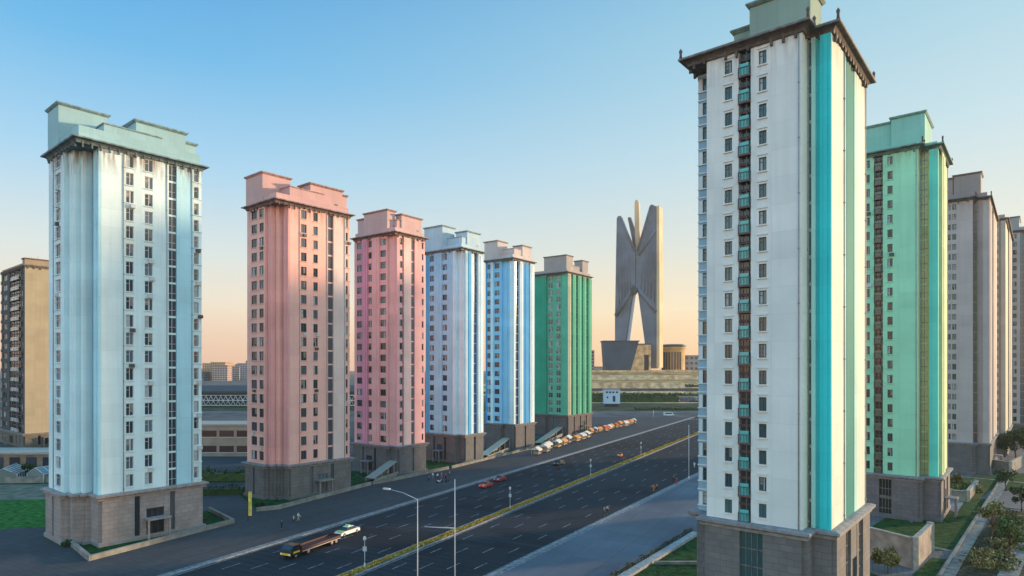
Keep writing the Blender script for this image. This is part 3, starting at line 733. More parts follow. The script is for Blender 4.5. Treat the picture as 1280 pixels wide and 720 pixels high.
# tan office building with window band (seen between the two towers)
def building(name, x0, x1, y0, y1, h, label, wm, floors=1, ww=2.0, gm=None, group=None, gap=None, roof=True, cat='building', z=0, winh=.5, litm=None, fr=.2):
    cx, cy = (x0 + x1) / 2, (y0 + y1) / 2
    root = empty(name, (cx, cy, z), label, cat, group); a, c = (x1 - x0) / 2, (y1 - y0) / 2
    gm = gm or MATS['far_glass']
    b = MB(); b.box(-a, a, -c, c, -.5, h, wm); b.build('wall', root); bpy.context.view_layer.update()
    fh = h / floors; n = max(1, int(2 * a / (ww * (1 + (gap if gap is not None else .5))))); st = 2 * a / n; hw = ww / 2
    spots = []
    for f in range(floors):
        z0 = f * fh + fh * .3
        for i in range(n): spots.append((-a + (i + .5) * st - hw, -a + (i + .5) * st + hw, -c - .06, -c + .1, z0))
        if c * 2 > 4:
            n2 = max(1, int(2 * c / (ww * 1.6))); s2 = 2 * c / n2
            for i in range(n2):
                y = -c + (i + .5) * s2
                for sx in (-1, 1): spots.append((sx * a - .06, sx * a + .06, y - hw * .8, y + hw * .8, z0))
    if group or name == 'distant_block':      # too far to show parts: window pattern stays in the wall mesh
        b = MB()
        for x0_, x1_, y0_, y1_, z0 in spots: b.box(x0_, x1_, y0_, y1_, z0, z0 + fh * winh, gm)
        wl = root.children[0]; b.box(-a, a, -c, c, -.5, h, wm); old = wl.data; wl.data = b.me('wall'); bpy.data.meshes.remove(old)
    else:
        for x0_, x1_, y0_, y1_, z0 in spots[:100]:
            b = MB(); b.box(x0_, x1_, y0_, y1_, z0, z0 + fh * winh, gm); b.box(x0_ - .1, x1_ + .1, y0_ - .1, y1_ + .1, z0 - .2, z0 - .003, FRAME_WHITE); b.build('window', root)
    if roof:
        b = MB(); b.loft([[(sx * (a + e), sy * (c + e), zz) for sx, sy in ((-1, -1), (1, -1), (1, 1), (-1, 1))] for e, zz in ((.02, h + .003), (.3, h + .2), (.3, h + .7), (-.3, h + .75))], EAVE if roof is True else roof); b.build('roof', root)
    return root
glass('far_glass', (.03, .035, .045), (.06, .07, .09))
glass('red_window', (.10, .045, .035), (.12, .06, .05))
M_tanw = flat('tan_plaster', (.36, .27, .20), .85, var=.15, scale=.2)
building('office_building', -150, -78, 222, 236, 10.6, 'low tan building with a brick red window band between the pale blue and salmon towers', M_tanw, 2, 5.0, MATS['red_window'], gap=.15, winh=.42, roof=flat('pale_coping', (.36, .32, .27), .8))
# truss hall
def truss_hall():
    root = empty('truss_hall', (-230, 520, 0), 'dark roofed hall with a white lattice front behind the tan building', 'hall')
    dk = flat('hall_dark', (.035, .04, .045), .7); wt = flat('truss_white', (.62, .62, .62), .6)
    b = MB(); b.box(-130, 130, 0, 60, 0, 10, dk); b.build('wall', root)
    b = MB(); b.loft([[(-134, -3, 10.01), (134, -3, 10.01), (134, 64, 10.01), (-134, 64, 10.01)], [(-134, -3, 12), (134, -3, 12), (134, 64, 12), (-134, 64, 12)], [(-128, 20, 16), (128, 20, 16), (128, 40, 16), (-128, 40, 16)]], dk); b.build('roof', root)
    b = MB()
    for i in range(65):
        x = -130 + i * 4
        b.tube([(x, -1, .5), (x + 4, -1, 8.5)], [.28, .28], wt, 4); b.tube([(x + 4, -1.7, .5), (x, -1.7, 8.5)], [.28, .28], wt, 4)
    for zz in (.5, 4.5, 8.7): b.tube([(-130, -1.3, zz), (130, -1.3, zz)], [.4, .4], wt, 4)
    b.build('lattice', root)
truss_hall()
# low terrace and sheds at the far left
hall = building('podium_building', -190, -110, 181, 192, 6.2, 'low brown podium building behind the lawn at the left edge', flat('brown_wall', (.25, .17, .12), .85, var=.25, scale=.4), 1, 3, None, winh=.6, roof=flat('pale_coping', (.42, .38, .33), .8))
low_wall([(-190, 166), (-100, 173)], 'long pale retaining wall between the soil strip and the brown podium building', 1.6, .6)
def glasshouse(x, y, rz, label):
    root = empty('greenhouse', (x, y, .1), label, 'greenhouse', None, rz); wt = MATS['truss_white']
    gm = glass('greenhouse_glass', (.16, .20, .19), (.24, .30, .28), .2)
    b = MB(); pr = [(-3, 0), (-3, 2.4), (0, 4.0), (3, 2.4), (3, 0)]
    b.loft([[(px_, -5, z) for px_, z in pr], [(px_, 5, z) for px_, z in pr]], gm); b.build('glazing', root)
    b = MB()
    for k in range(6):
        y_ = -5.02 + k * 2.01
        for (a1, z1), (a2, z2) in zip(pr[:-1], pr[1:]): b.tube([(a1 * 1.01, y_, z1), (a2 * 1.01, y_, z2)], [.09, .09], wt, 4)
    for a1, z1 in pr: b.tube([(a1 * 1.01, -5, z1 + .02), (a1 * 1.01, 5, z1 + .02)], [.08, .08], wt, 4)
    b.build('frame', root)
glasshouse(-137, 174.5, .4, 'pale glazed greenhouse behind the retaining wall at the left edge')
glasshouse(-126, 176, -.3, 'pale glazed greenhouse nearer the pale blue tower')
for i, (x, y) in enumerate(((-131, 173.2), (-121.5, 174.6))):
    tree(x, y, 4.6 - i * .6, 1.5, ['bushy dark tree between the two greenhouses', 'small dark tree close to the pale blue tower left side'][i], None, 0, 500, .3)

# ------------------------------------------------------------------ monument hill
def hill():
    prof = [(690, 0), (700, 1.5), (703, 5.5), (738, 7.5), (741, 14), (795, 16.5), (799, 22), (835, 25.5), (850, 26), (1500, 26), (1700, 0)]
    xs = [-120, -60, 40, 60] + [60 + 30 * i for i in range(1, 24)] + [800, 900]
    b = MB(); vs = []
    for i, x in enumerate(xs):
        k = min(1, max(0, (x + 120) / 170)) if x < 60 else (1 if x < 760 else max(0, (900 - x) / 140))
        vs.append([b.bm.verts.new((x, y + (1.5 * sin(x * .05 + j) if 0 < j < 7 else 0), z * k + (0 if j in (0, 10) else -.2))) for j, (y, z) in enumerate(prof)])
    cols = [M_soil, M_beige, flat('dark_bank', (.07, .06, .045), .9, var=.4, scale=.05), M_beige, flat('ochre_grass', (.44, .25, .10), .9, var=.35, scale=.06), M_beige, MATS['ochre_grass'], MATS['ochre_grass'], MATS['ochre_grass'], M_soil]
    for i in range(len(xs) - 1):
        for j in range(len(prof) - 1):
            f = b.bm.faces.new([vs[i][j], vs[i + 1][j], vs[i + 1][j + 1], vs[i][j + 1]]); f.material_index = b.mi(cols[j])
    tag(b.build('hill'), kind='structure')
hill()
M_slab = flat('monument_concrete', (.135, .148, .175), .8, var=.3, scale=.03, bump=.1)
M_slab_sun_tint = flat('monument_concrete_sun_tint', (.62, .44, .26), .8, var=.15, scale=.03)  # same concrete with orange sunlight put into its colour, for side blade and spire
def monument():
    Yb = 880.; k = Yb / F; ox = (797 - 640) * k
    root = empty('monument', (ox, Yb, 26), 'towering grey concrete monument of folded winged slabs with a central spire', 'monument')
    yaw = radians(-28); cy = cos(yaw)
    def U(px, py): return ((px - 799) * k / cy * .88, (460 - py) * k + 30.8 - 26)   # photo outline to plan width and height
    def C7(x, y): return (730 + x / 2.667, 230 + y / 2.667)
    def plate(name, pts, y0, y1, m, shift=0):
        q = [U(*C7(x, y)) for x, y in pts]
        b = MB(); b.loft([[(u, y0, max(z, -1)) for u, z in q], [(u, y1, max(z, -1)) for u, z in q]], m)
        o = b.build(name, root); o.rotation_euler = (0, 0, yaw); return o
    # two great wings (outer edges near vertical, inner edges forming a V above and an A below)
    plate('left_wing', [(116, 110), (121, 103), (130, 103), (158, 175), (181, 232), (181, 345), (170, 372), (148, 525), (146, 615), (110, 615), (110, 440)], -6, 1, M_slab)
    plate('right_wing', [(231, 80), (236, 77), (253, 87), (253, 615), (220, 615), (212, 525), (191, 372), (183, 345), (183, 235)], -6, 1, M_slab)
    plate('side_blade', [(253.3, 86), (259, 84), (262, 88), (263, 440), (263, 612), (253.3, 612)], -7.5, 10, M_slab_sun_tint)
    plate('rear_fin', [(140, 101), (150, 100), (175, 170), (186, 240), (186, 260), (172, 260)], 12, 17, M_slab)
    plate('rear_fin', [(236, 74), (246, 84), (212, 190), (192, 270), (186.5, 270), (186.5, 250)], 12, 17, M_slab)
    # spire
    b = MB(); rings = []
    for (x0, x1, y, w) in ((174, 187, 330, 7), (175, 187, 230, 6), (171, 187, 120, 5), (171, 186, 62, 4), (174, 180, 50, 2)):
        u0, z = U(*C7(x0, y)); u1, _ = U(*C7(x1, y)); rings.append([(u0, 3.3, z), (u1, 3.3, z), (u1, 4 + w, z), (u0, 4 + w, z)])
    b.loft(rings, M_slab_sun_tint); o = b.build('spire', root); o.rotation_euler = (0, 0, yaw)
    # raised folded ribs
    def rib(p, q, w=3.0, name='rib', m=M_slab, y=-6.0):
        (u0, z0), (u1, z1) = U(*C7(*p)), U(*C7(*q)); b = MB()
        b.tube([(u0, y, z0), (u1, y, z1)], [w, w], m, 6); o = b.build(name, root); o.rotation_euler = (0, 0, yaw)
    rib((178, 342), (113, 438)); rib((182, 342), (252, 430)); rib((250, 162), (192, 240), 2.0); rib((132, 112), (180, 225), 1.6); rib((232, 84), (188, 226), 1.6)
    for i in range(5): rib((120 + i * 11, 160 + i * 18), (126 + i * 9.5, 400 - i * 12), .8, 'groove', M_slab)
    for i in range(5): rib((246 - i * 10, 200 + i * 16), (245 - i * 11, 400 - i * 12), .8, 'groove', M_slab)
    # dark knot over the arch and bright inner leg
    q = [U(*C7(x, y)) for x, y in ((166, 352), (178, 338), (192, 352), (186, 368), (172, 368))]
    b = MB(); b.loft([[(u, -10, z) for u, z in q], [(u, -6.1, z) for u, z in q]], flat('dark_bronze', (.06, .055, .05), .6)); o = b.build('emblem_block', root); o.rotation_euler = (0, 0, yaw)
    plate('inner_leg', [(170.5, 372), (182, 360), (180, 372), (159, 525), (148.5, 525)], -3, .5, flat('pale_metal', (.45, .48, .52), .4))
    b = MB()
    for i in range(3): b.box(-70 - i * 3, 70 + i * 3, -40 - i * 3, 50, -1 - i * .01, 1.8 - i * .6, M_beige)
    b.build('plinth', root)
    # base hall, dark battered block left, lit wing and rotunda right
    return root, U, C7, k, ox, Yb
mroot, U, C7, kM, oxM, YbM = monument()
def mpx(x): return (x - 640) * kM
dkb = flat('dark_slate_wall', (.042, .064, .095), .6, var=.2, scale=.05)
def frustum(name, x0b, x1b, x0t, x1t, ya, yb, h, m, label, cat, z=26, extra=None, inset=0):
    root = empty(name, ((x0b + x1b) / 2, ya, z), label, cat); c = (x0b + x1b) / 2
    b = MB(); b.loft([[(x0b - c, 0, -.5), (x1b - c, 0, -.5), (x1b - c, yb - ya, -.5), (x0b - c, yb - ya, -.5)], [(x0t - c, -inset, h), (x1t - c, -inset, h), (x1t - c, yb - ya, h), (x0t - c, yb - ya, h)]], m); b.build('wall', root)
    b = MB(); b.box(x0t - c - 1, x1t - c + 1, -inset - 1, yb - ya + 1, h + .01, h + 1.3, dkb); b.build('roof', root)
    if extra: extra(root, h, x0t - c, x1t - c, yb - ya)
    return root
frustum('monument_hall', mpx(753), mpx(783), mpx(750.5), mpx(793), 850, 874, 40, dkb, 'dark battered block at the left foot of the monument', 'hall')
def arch(root, h, a, b_, d):
    b = MB(); b.box(b_ - 9, b_ - 3, -.5, 1, 0, h * .62, DARK); b.build('doorway', root)
    b = MB(); b.box(a + 6, b_ - 12, -.4, 1, h * .3, h * .5, flat('ochre_panel', (.42, .25, .12), .8)); b.build('panel', root)
frustum('monument_hall', mpx(783.5), mpx(808), mpx(791), mpx(808), 851, 870, 36, M_beige, 'beige lit wing with dark doorway between the monument legs', 'hall', extra=arch)
def rotunda():
    root = empty('rotunda', (mpx(846), 900, 26), 'round ochre building with dark entrance right of the monument', 'building')
    b = MB(); r = 16
    och = flat('ochre_wall', (.52, .32, .12), .8, var=.15, scale=.1)
    b.loft([[(cos(i * pi / 12) * rr, sin(i * pi / 12) * rr, z) for i in range(24)] for rr, z in ((r, -.5), (r, 31), (r + 1.5, 31.5), (r + 1.5, 34), (r - 2, 35))], och); b.build('wall', root)
    for i in range(8):
        a = radians(195 + i * 14); b = MB(); b.obox(Vector((cos(a) * r, sin(a) * r)), Vector((-sin(a), cos(a))), Vector((cos(a), sin(a))), -1.2, 1.2, -.5, .5, 3, 27, DARK if i < 3 else MATS['far_glass']); b.build('window', root)
    b = MB(); b.loft([[(cos(i * pi / 12) * rr, sin(i * pi / 12) * rr, z) for i in range(24)] for rr, z in ((r + 2.2, 35.1), (r + 2.2, 36.5), (r - 3, 38))], dkb); b.build('roof', root)
rotunda()
M_grayb = flat('grey_far_wall', (.27, .27, .29), .8, var=.1, scale=.05)
M_pinkb = flat('pink_far_wall', (.42, .30, .27), .8, var=.1, scale=.05)
building('office_building', mpx(856), mpx(880), 905, 940, 22, 'low grey office right of the ochre rotunda', M_grayb, 3, 4, z=26)
building('office_building', mpx(735), mpx(750), 940, 960, 30, 'pinkish block left of the dark battered block', M_pinkb, 6, 3, z=26)

# hilltop and terrace shrubs as a dark line
hedge([(75, 696), (420, 696)], 5, 4, 'long dark shrub row along the foot of the terraced hill', 0, n=1500, size=1.2)
hedge([(60, 577), (150, 577)], 8, 9, 'dark hedge left of the blue and white kiosk', 0, n=1400, size=1.0)
hedge([(160, 578), (520, 580)], 4, 1.3, 'long dark hedge in front of the car park', 0, n=1800, size=.9)
hedge([(90, 470), (400, 470)], 3.5, 1.8, 'low dark hedge beyond the cross street', 0, n=1500, size=.7)
hedge([(200, 741), (300, 742)], 5, 3.5, 'dark bushes on the first terrace of the hill', 0, n=600, size=1.1, z=9)

# kiosk: blue white pavilion on a dark base
def kiosk():
    Yk = 505; k = Yk / F; q = ((765 - 640) * k, Yk)
    root = empty('kiosk', (*q, 0), 'blue white boxy information kiosk on a dark base before the hill', 'kiosk')
    w = 6.3; bl = flat('kiosk_panel', (.50, .60, .72), .5); b = MB(); b.box(-w, w, 0, 6, 2.6, 13.6, bl); b.build('wall', root)
    b = MB(); b.box(-w + 1, w - 1, .6, 5.4, 0, 2.6, DARK); b.build('base', root)
    b = MB(); b.box(-w - .4, w + .4, -.4, 6.4, 13.61, 14.2, flat('kiosk_roof', (.25, .30, .36), .6)); b.build('roof', root)
    for x, z, ww, hh in ((-4, 11, 1.6, 1.3), (-1.5, 11, 1.6, 1.3), (1, 11, 1.6, 1.3), (3.8, 11, 1.6, 1.3), (-3.6, 7, 1.3, 1.3), (1.6, 4.2, 2.0, 4.6)):
        b = MB(); b.box(x - ww / 2, x + ww / 2, -.12, .1, z, z + hh, MATS['far_glass']); b.build('window', root)
kiosk()
# distant skyline left and right
sk = [(-1030, 1800, 46, 60, 'tall grey'), (-985, 1760, 32, 40, 'ochre'), (-950, 1900, 40, 46, 'ochre'), (-905, 1850, 34, 36, 'ochre'), (-880, 2000, 30, 52, 'slim grey'), (-860, 1800, 34, 34, 'pinkish'), (-915, 1650, 60, 22, 'long low')]
M_och = flat('ochre_far_wall', (.55, .33, .15), .8, var=.1, scale=.02)
tone = {'tall grey': M_grayb, 'ochre': M_och, 'slim grey': M_grayb, 'pinkish': M_pinkb, 'long low': dkb}
ph = iter(['tall grey block with flat roof, leftmost of the distant skyline between the first two towers', 'first ochre lit block right of the tall grey distant block', 'wider ochre lit block in the middle of the distant skyline', 'lower ochre lit block towards the salmon tower', 'slim grey distant block rising behind the ochre blocks', 'pinkish distant block closest to the salmon tower', 'long low dark distant hall in front of the ochre blocks'])
for i, (x, y, w, h, t) in enumerate(sk):
    building('distant_block', x * .93 + 60, x * .93 + 60 + w, y * .92, y * .92 + 30, h, next(ph), tone[t], max(2, h // 5), 3.5, gap=.6)
random.seed(31)
adj = ['broad', 'slim', 'stepped', 'squat']
for i in range(44):   # hazy skyline along the horizon, each block at its own bearing
    px_ = [742, 868, 250, 262, 276, 290, 296, 1270, 1300, -60, 1400][i % 11] + int(R() * 20)
    Yq = 1500 + 900 * R(); x = (px_ - 640) / F * Yq; h = 20 + 35 * R(); w = 25 + 40 * R()
    o = building('distant_block', x, x + w, Yq, Yq + 25, h, 'faint far off apartment block on the hazy horizon', random.choice([M_grayb, M_pinkb, M_och]), max(2, int(h // 5)), 4, group='far off apartment blocks on the horizon')
random.seed(5)

# ------------------------------------------------------------------ right side: lawns, ramps, paths
sheet('pavement', [RP.at(20, .8), (140, 20), (330, 160), (330, 400), RP.at(400, .8)], .10, asphalt('court_paving', (.15, .145, .145), .2, .05, .8), thick=.1)
low_wall([RP.at(40, .75), RP.at(118, .75)], 'long pale kerb wall beside the light pavement next to the huge white tower', .35, 1.2, flat('pale_kerb', (.30, .32, .32), .8, var=.25))
def railing():
    b = MB(); bl = flat('black_iron', (.012, .016, .022), .5); L = Line(RP.at(60), RP.at(119))
    root = empty('railing', (0, 0, 0), 'black planted railing along the edge of the light pavement', 'railing')
    P = RP.at(60, -.15); ln = (RP.at(119) - RP.at(60)).length
    b.obox(P, RP.d, RP.n, 0, ln, -.04, .04, 1.15, 1.25, bl); b.obox(P, RP.d, RP.n, 0, ln, -.04, .04, .3, .38, bl); b.build('rail', root)
    nb = 90
    for i in range(nb): b = MB(); b.obox(P, RP.d, RP.n, i * ln / nb, i * ln / nb + .1, -.03, .03, .14, 1.15, bl); b.build('baluster', root)
    b = MB()
    for i in range(2600):
        s = R() * ln; q = P + RP.d * s + RP.n * (R() - .5) * .35; b.leaves(lambda: (q.x, q.y, .3 + R() * (.9 + .3 * sin(s * 1.3))), 1, .13, LEAFM[0])
    b.build('climber', root)
railing()
sheet('lawn', [RP.at(30, 1.5), RP.at(118, 1.5), (50, 118), (60, 60), (30, 30)], .13, M_grassd)
low_wall([gp(820, 706), gp(905, 706)], 'short pale beam wall on the dark lawn at the left foot of the huge white tower', .3, .5)
# lawns
sheet('lawn', [gp(1085, 662), gp(1120, 640), gp(1140, 655), gp(1165, 620), gp(1235, 625), gp(1200, 688), gp(1165, 690), gp(1085, 668)], .15, M_grassd)
sheet('lawn', [gp(1140, 720), gp(1165, 698), gp(1196, 702), gp(1180, 735)], .15, M_grassd)
sheet('lawn', [gp(1160, 606), gp(1215, 596), gp(1280, 592), gp(1330, 600), gp(1330, 612), gp(1250, 614)], .15, M_grassd)
sheet('lawn', [gp(1185, 600), gp(1240, 612), gp(1225, 624), gp(1170, 622)], .155, flat('lawn_olive', (.06, .075, .025), .9, var=.5, scale=.8))
sheet('garden_bed', [gp(1245, 640), gp(1300, 640), gp(1300, 720), gp(1215, 740), gp(1190, 720)], .15, flat('bed_soil', (.055, .05, .03), .9, var=.5, scale=1, bump=.6))
def ribbon(name, a, b_, w0, z, m):
    A_, B_ = Vector(a[:2]), Vector(b_[:2]); d = (B_ - A_).normalized(); n = Vector((d.y, -d.x)) * w0 / 2
    return sheet(name, [A_ - n, A_ + n, B_ + n, B_ - n], z, m)
M_path = flat('path_concrete', (.21, .20, .18), .85, var=.3, scale=1.0)
ribbon('path', gp(1180, 725), gp(1263, 588), 2.2, .19, M_path)
ribbon('path', gp(1254, 735), gp(1292, 650), 2.4, .19, M_path)
ribbon('path', gp(1216, 640), gp(1300, 648), .9, .195, M_path)
ribbon('path', gp(1236, 632), gp(1300, 640), 1.0, .186, M_path)
ribbon('path', gp(1080, 668), gp(1190, 690), 1.0, .18, M_path)
ribbon('path', gp(1175, 594), gp(1300, 606), 1.2, .182, M_path)
# kerbs along path
low_wall([gp(1175, 722), gp(1259, 588)], 'long low kerb on the left side of the diagonal garden path', .25, .3)
# walled ramps (garage entrances)
def ramp(pts, h, label, w=.5, m=None):
    m = m or M_conc; root = empty('ramp_wall', (pts[0][0], pts[0][1], 0), label, 'retaining wall'); o = Vector(pts[0][:2])
    P = [Vector(p[:2]) - o for p in pts]
    for i in range(len(P) - 1):
        d = (P[i + 1] - P[i]).normalized(); n = Vector((d.y, -d.x)); L = (P[i + 1] - P[i]).length
        b = MB(); b.obox(Vector(P[i]), d, n, w / 2 + .01, L - w / 2 - .01, -w / 2, w / 2, -.2, h, m); b.build('wall_panel', root)
        b = MB(); b.obox(Vector(P[i]), d, n, -w / 2 + .01, L - w / 2 - .02, -w / 2 - .12, w / 2 + .12, h + .004, h + .22, flat('coping_stone', (.28, .26, .23), .8, var=.2)); b.build('coping', root)
    for q in P:
        b = MB(); b.box(q.x - .4, q.x + .4, q.y - .4, q.y + .4, -.2, h + .4, MATS['coping_stone']); b.build('pier', root)
    return root
ramp([gp(1082, 694), gp(1143, 712), gp(1163, 690)], 4.6, 'beige garage ramp wall on the lawn between the white and mint towers', m=flat('ramp_beige', (.36, .30, .25), .85, var=.25, scale=.5))
ramp([gp(1188, 626), gp(1209, 628), gp(1220, 614)], 2.4, 'grey forecourt wall right of the mint tower podium')
sheet('path', [gp(1160, 628), gp(1196, 642), gp(1220, 606), gp(1183, 600)], .17, flat('forecourt', (.22, .22, .23), .85, var=.2, scale=.5))
ramp([gp(1238, 588), gp(1262, 592), gp(1276, 584)], 3.2, 'grey walled ramp at the right foot of the mauve tower')
random.seed(12)
M = 0
where = ['by the diagonal path', 'in the planted bed']
for i in range(46):
    a = R(); bb = R()
    x = 1218 + 60 * a + 8 * bb * 0; y = 716 - 70 * bb; x = 1205 + (y < 690) * 22 + (718 - y) * .45 + a * 50
    q = gp(x, y); shrub(q.x, q.y, .9 + .9 * R(), .9 + 1.3 * R(), 'olive brown shrub in the planted bed right of the diagonal path', 'shrubs in the planted bed', 2 if R() < .75 else 0, 130, .2)
for i in range(14):
    q = gp(1188 + R() * 38, 606 + R() * 12); shrub(q.x, q.y, 1 + R(), 1.2 + R(), 'olive shrub on the lawn behind the mint tower forecourt', 'shrubs behind the mint tower', 2 if i % 3 else 1, 110, .28)
for (x, y, h, r, lab, mt) in ((1240, 676, 6.5, 2.3, 'leafy olive tree in the middle of the planted bed', 2), (1262, 700, 6, 2.2, 'green tree at the right edge of the planted bed', 1), (1270, 578, 10, 4.5, 'dark tree beside the beige tower at the right edge', 0), (1288, 574, 11, 5, 'dark tree cut by the right edge below the grey tower', 0), (1256, 572, 7, 3, 'small dark tree between the mauve and beige tower podiums', 0), (1277, 640, 5, 2, 'small dark tree by the cross path at the right edge', 0), (1196, 612, 4, 1.8, 'small yellow green tree behind the mint tower forecourt', 2), (1110, 718, 3.2, 2, 'rusty brown bush at the foot of the beige ramp wall', 2), (1258, 614, 5, 2.2, 'small tree where the diagonal path meets the far lawn', 0)):
    q = gp(x, y); tree(q.x, q.y, h, r, lab, None, mt, 1100 if h < 8 else 1500, .22 if h < 8 else .35)
# side ledge of the huge white tower
q = gp(872, 700)

# ------------------------------------------------------------------ street lamps
M_pole = flat('lamp_pole_white', (.55, .56, .57), .45)
def lamp(L, Y, h, arm, label, off=.0, ang=0, group=None, small=False, rad=.085):
    q = L.at(Y, off); root = empty('street_lamp', (q.x, q.y, .15), label, 'street lamp', group)
    b = MB(); b.tube([(0, 0, 0), (0, 0, h * .5), (0, 0, h)], [rad, rad * .8, rad * .55], M_pole, 8); b.build('pole', root)
    b = MB(); b.tube([(0, 0, 0), (0, 0, .5), (0, 0, .9)], [rad * 2.2, rad * 2, rad * 1.1], M_pole, 8); b.build('base', root)
    n = -LK.n
    if arm:
        e = Vector((n.x * arm, n.y * arm, 0))
        b = MB(); b.tube([(0, 0, h - .1), tuple(e * .5 + Vector((0, 0, h + .55))), tuple(e + Vector((0, 0, h + .8)))], [rad * .5, rad * .45, rad * .4], M_pole, 6); a = b.build('arm', root)
        b = MB(); d = n; b.obox(Vector((e.x, e.y)), d, Vector((d.y, -d.x)), -.2, .8, -.18, .18, h + .72, h + .9, M_pole); b.build('lamp_head', root)
    return root
lamp(RK, 80.5, 14.3, 4.6, 'tall white street lamp with a long arm, left of the two tall poles in front', .9)
l2 = lamp(RK, 87, 15.6, 0, 'tall straight white pole with a low signal arm, right of the two front poles', .9)
b = MB(); n = -LK.n; b.tube([(0, 0, 9.0), (n.x * 5, n.y * 5, 8.6)], [.09, .05], M_pole, 6); b.build('signal_arm', l2)
lamp(RK, 177, 15, 0, 'tall thin lamp pole on the right kerb beside the huge white tower', .9, rad=.13)
for Y, lab in ((98, 'short median lamp nearest to the camera'), (139, 'short median lamp level with the red car'), (181, 'short median lamp second farthest along the golden planting'), (223, 'short median lamp farthest along the golden planting')):
    r_ = lamp(MD, Y, 4.2, 0, lab, 0, group=None, rad=.06)
    b = MB(); b.tube([(0, 0, 4.2), (0, 0, 4.35), (0, 0, 4.75), (0, 0, 4.9)], [.1, .26, .24, .08], M_pole, 8); b.build('lamp_head', r_)
    b = MB(); b.box(-.3, .3, -.05, .05, 2.6, 3.3, flat('small_sign', (.4, .42, .45), .5)); b.build('sign_plate', r_)
# junction signal mast
for X, Y, lab in ((88, 398, 'thin traffic light pole at the junction left corner'), (146, 397, 'thin traffic light pole at the junction right corner')):
    root = empty('traffic_light', (X, Y, .1), lab, 'traffic light'); b = MB(); b.tube([(0, 0, 0), (0, 0, 6)], [.15, .1], M_pole, 6); b.build('pole', root)
    b = MB(); b.box(-.3, .3, -.3, .1, 4.6, 6.1, DARK); hd = b.build('signal_head', root)

# ------------------------------------------------------------------ vehicles
M_tyre = flat('tyre', (.02, .02, .02), .9); M_rim = flat('rim', (.4, .4, .4), .3, .6); M_cgl = glass('car_glass', (.02, .025, .03), (.03, .04, .05), .08)
M_hl = flat('headlight', (.8, .8, .78), .2); M_tl = flat('taillight', (.5, .02, .02), .3)
def carpaint(name, c):
    if name in MATS: return MATS[name]
    m, nt, b = newmat(name); b.inputs['Base Color'].default_value = (*c, 1); b.inputs['Roughness'].default_value = .3
    b.inputs['Coat Weight'].default_value = .6; MATS[name] = m; return m
def wheel(root, x, y, r, w=.22, tyre_detail=True):
    b = MB(); n = 16
    b.loft([[(x + cos(i * 2 * pi / n) * r, y + s * w / 2, r + sin(i * 2 * pi / n) * r) for i in range(n)] for s in (-1, 1)], M_tyre)
    wh = b.build('wheel', root)
    b = MB(); s = 1 if y > 0 else -1
    b.loft([[(x + cos(i * 2 * pi / n) * r * .6, y + s * (w / 2 + e), r + sin(i * 2 * pi / n) * r * .6) for i in range(n)] for e in (-.02, .02)], M_rim); b.build('rim', wh)
def car(name, pos, rz, label, paint_, cat='car', L=4.5, W=1.8, Hh=1.45, group=None, van=False, detail=True):
    root = empty(name, (pos[0], pos[1], .03), label, cat, group, rz)
    hl, hw = L / 2, W / 2
    if van: prof = [(-hl, .35), (-hl, 1.1), (-hl + .1, Hh * .98), (hl - 1.3, Hh), (hl - .55, 1.25), (hl - .05, 1.0), (hl, .4)]
    else: prof = [(-hl, .32), (-hl, .82), (-hl + .15, .95), (-hl + 1.0, .98), (hl - 1.35, .95), (hl - .3, .82), (hl, .6), (hl, .3)]
    b = MB(); tw = .05
    b.loft([[(x, -hw + (tw if z > .7 else 0), z) for x, z in prof], [(x, -hw + .0, z * .99) for x, z in prof], [(x, hw, z * .99) for x, z in prof], [(x, hw - (tw if z > .7 else 0), z) for x, z in prof]], paint_)
    b.build('body', root)
    if not van:
        cb = [(-hl + .75, .94), (-hl + 1.35, Hh - .05), (hl - 2.0, Hh - .05), (hl - 1.25, .93)]
        b = MB(); b.loft([[(x, s * (hw - .08 if z < 1 else hw - .28), z) for x, z in cb] for s in (-1, 1)], M_cgl); b.build('window', root)
        b = MB(); b.loft([[(-hl + 1.32, -hw + .26, Hh - .045), (hl - 1.97, -hw + .26, Hh - .045), (hl - 1.97, hw - .26, Hh - .045), (-hl + 1.32, hw - .26, Hh - .045)], [(-hl + 1.5, -hw + .32, Hh + .02), (hl - 2.1, -hw + .32, Hh + .02), (hl - 2.1, hw - .32, Hh + .02), (-hl + 1.5, hw - .32, Hh + .02)]], paint_); b.build('roof', root)
    else:
        b = MB(); b.loft([[(hl - 1.28, s * (hw - .1), Hh - .06), (hl - .6, s * (hw - .1), 1.28), (hl - .56, s * (hw - .1), 1.22), (hl - 1.32, s * (hw - .1), 1.3)] for s in (-1, 1)], M_cgl); b.build('window', root)
        for s in (-1, 1):
            b = MB(); b.box(-hl + .5, hl - 1.5, s * hw - .02, s * hw + .02, Hh * .55, Hh * .85, M_cgl); b.build('window', root)
    if detail:
        for x in (-hl + .85, hl - .85):
            for s in (-1, 1): wheel(root, x, s * (hw - .1), .33)
        for s in (-1, 1):
            b = MB(); b.box(hl - .06, hl + .03, s * (hw - .35) - .2, s * (hw - .35) + .2, .62, .76, M_hl); b.build('headlight', root)
            b = MB(); b.box(-hl - .03, -hl + .06, s * (hw - .3) - .18, s * (hw - .3) + .18, .68, .84, M_tl); b.build('taillight', root)
    return root
dirL = math.atan2(-LK.d.y, -LK.d.x); dirR = math.atan2(RK.d.y, RK.d.x)
q = gp(434, 668); car('taxi', q, dirL, 'white taxi with lime green roof sign and bonnet on the left carriageway', carpaint('paint_white', (.75, .77, .76)), L=5.0, Hh=1.5)
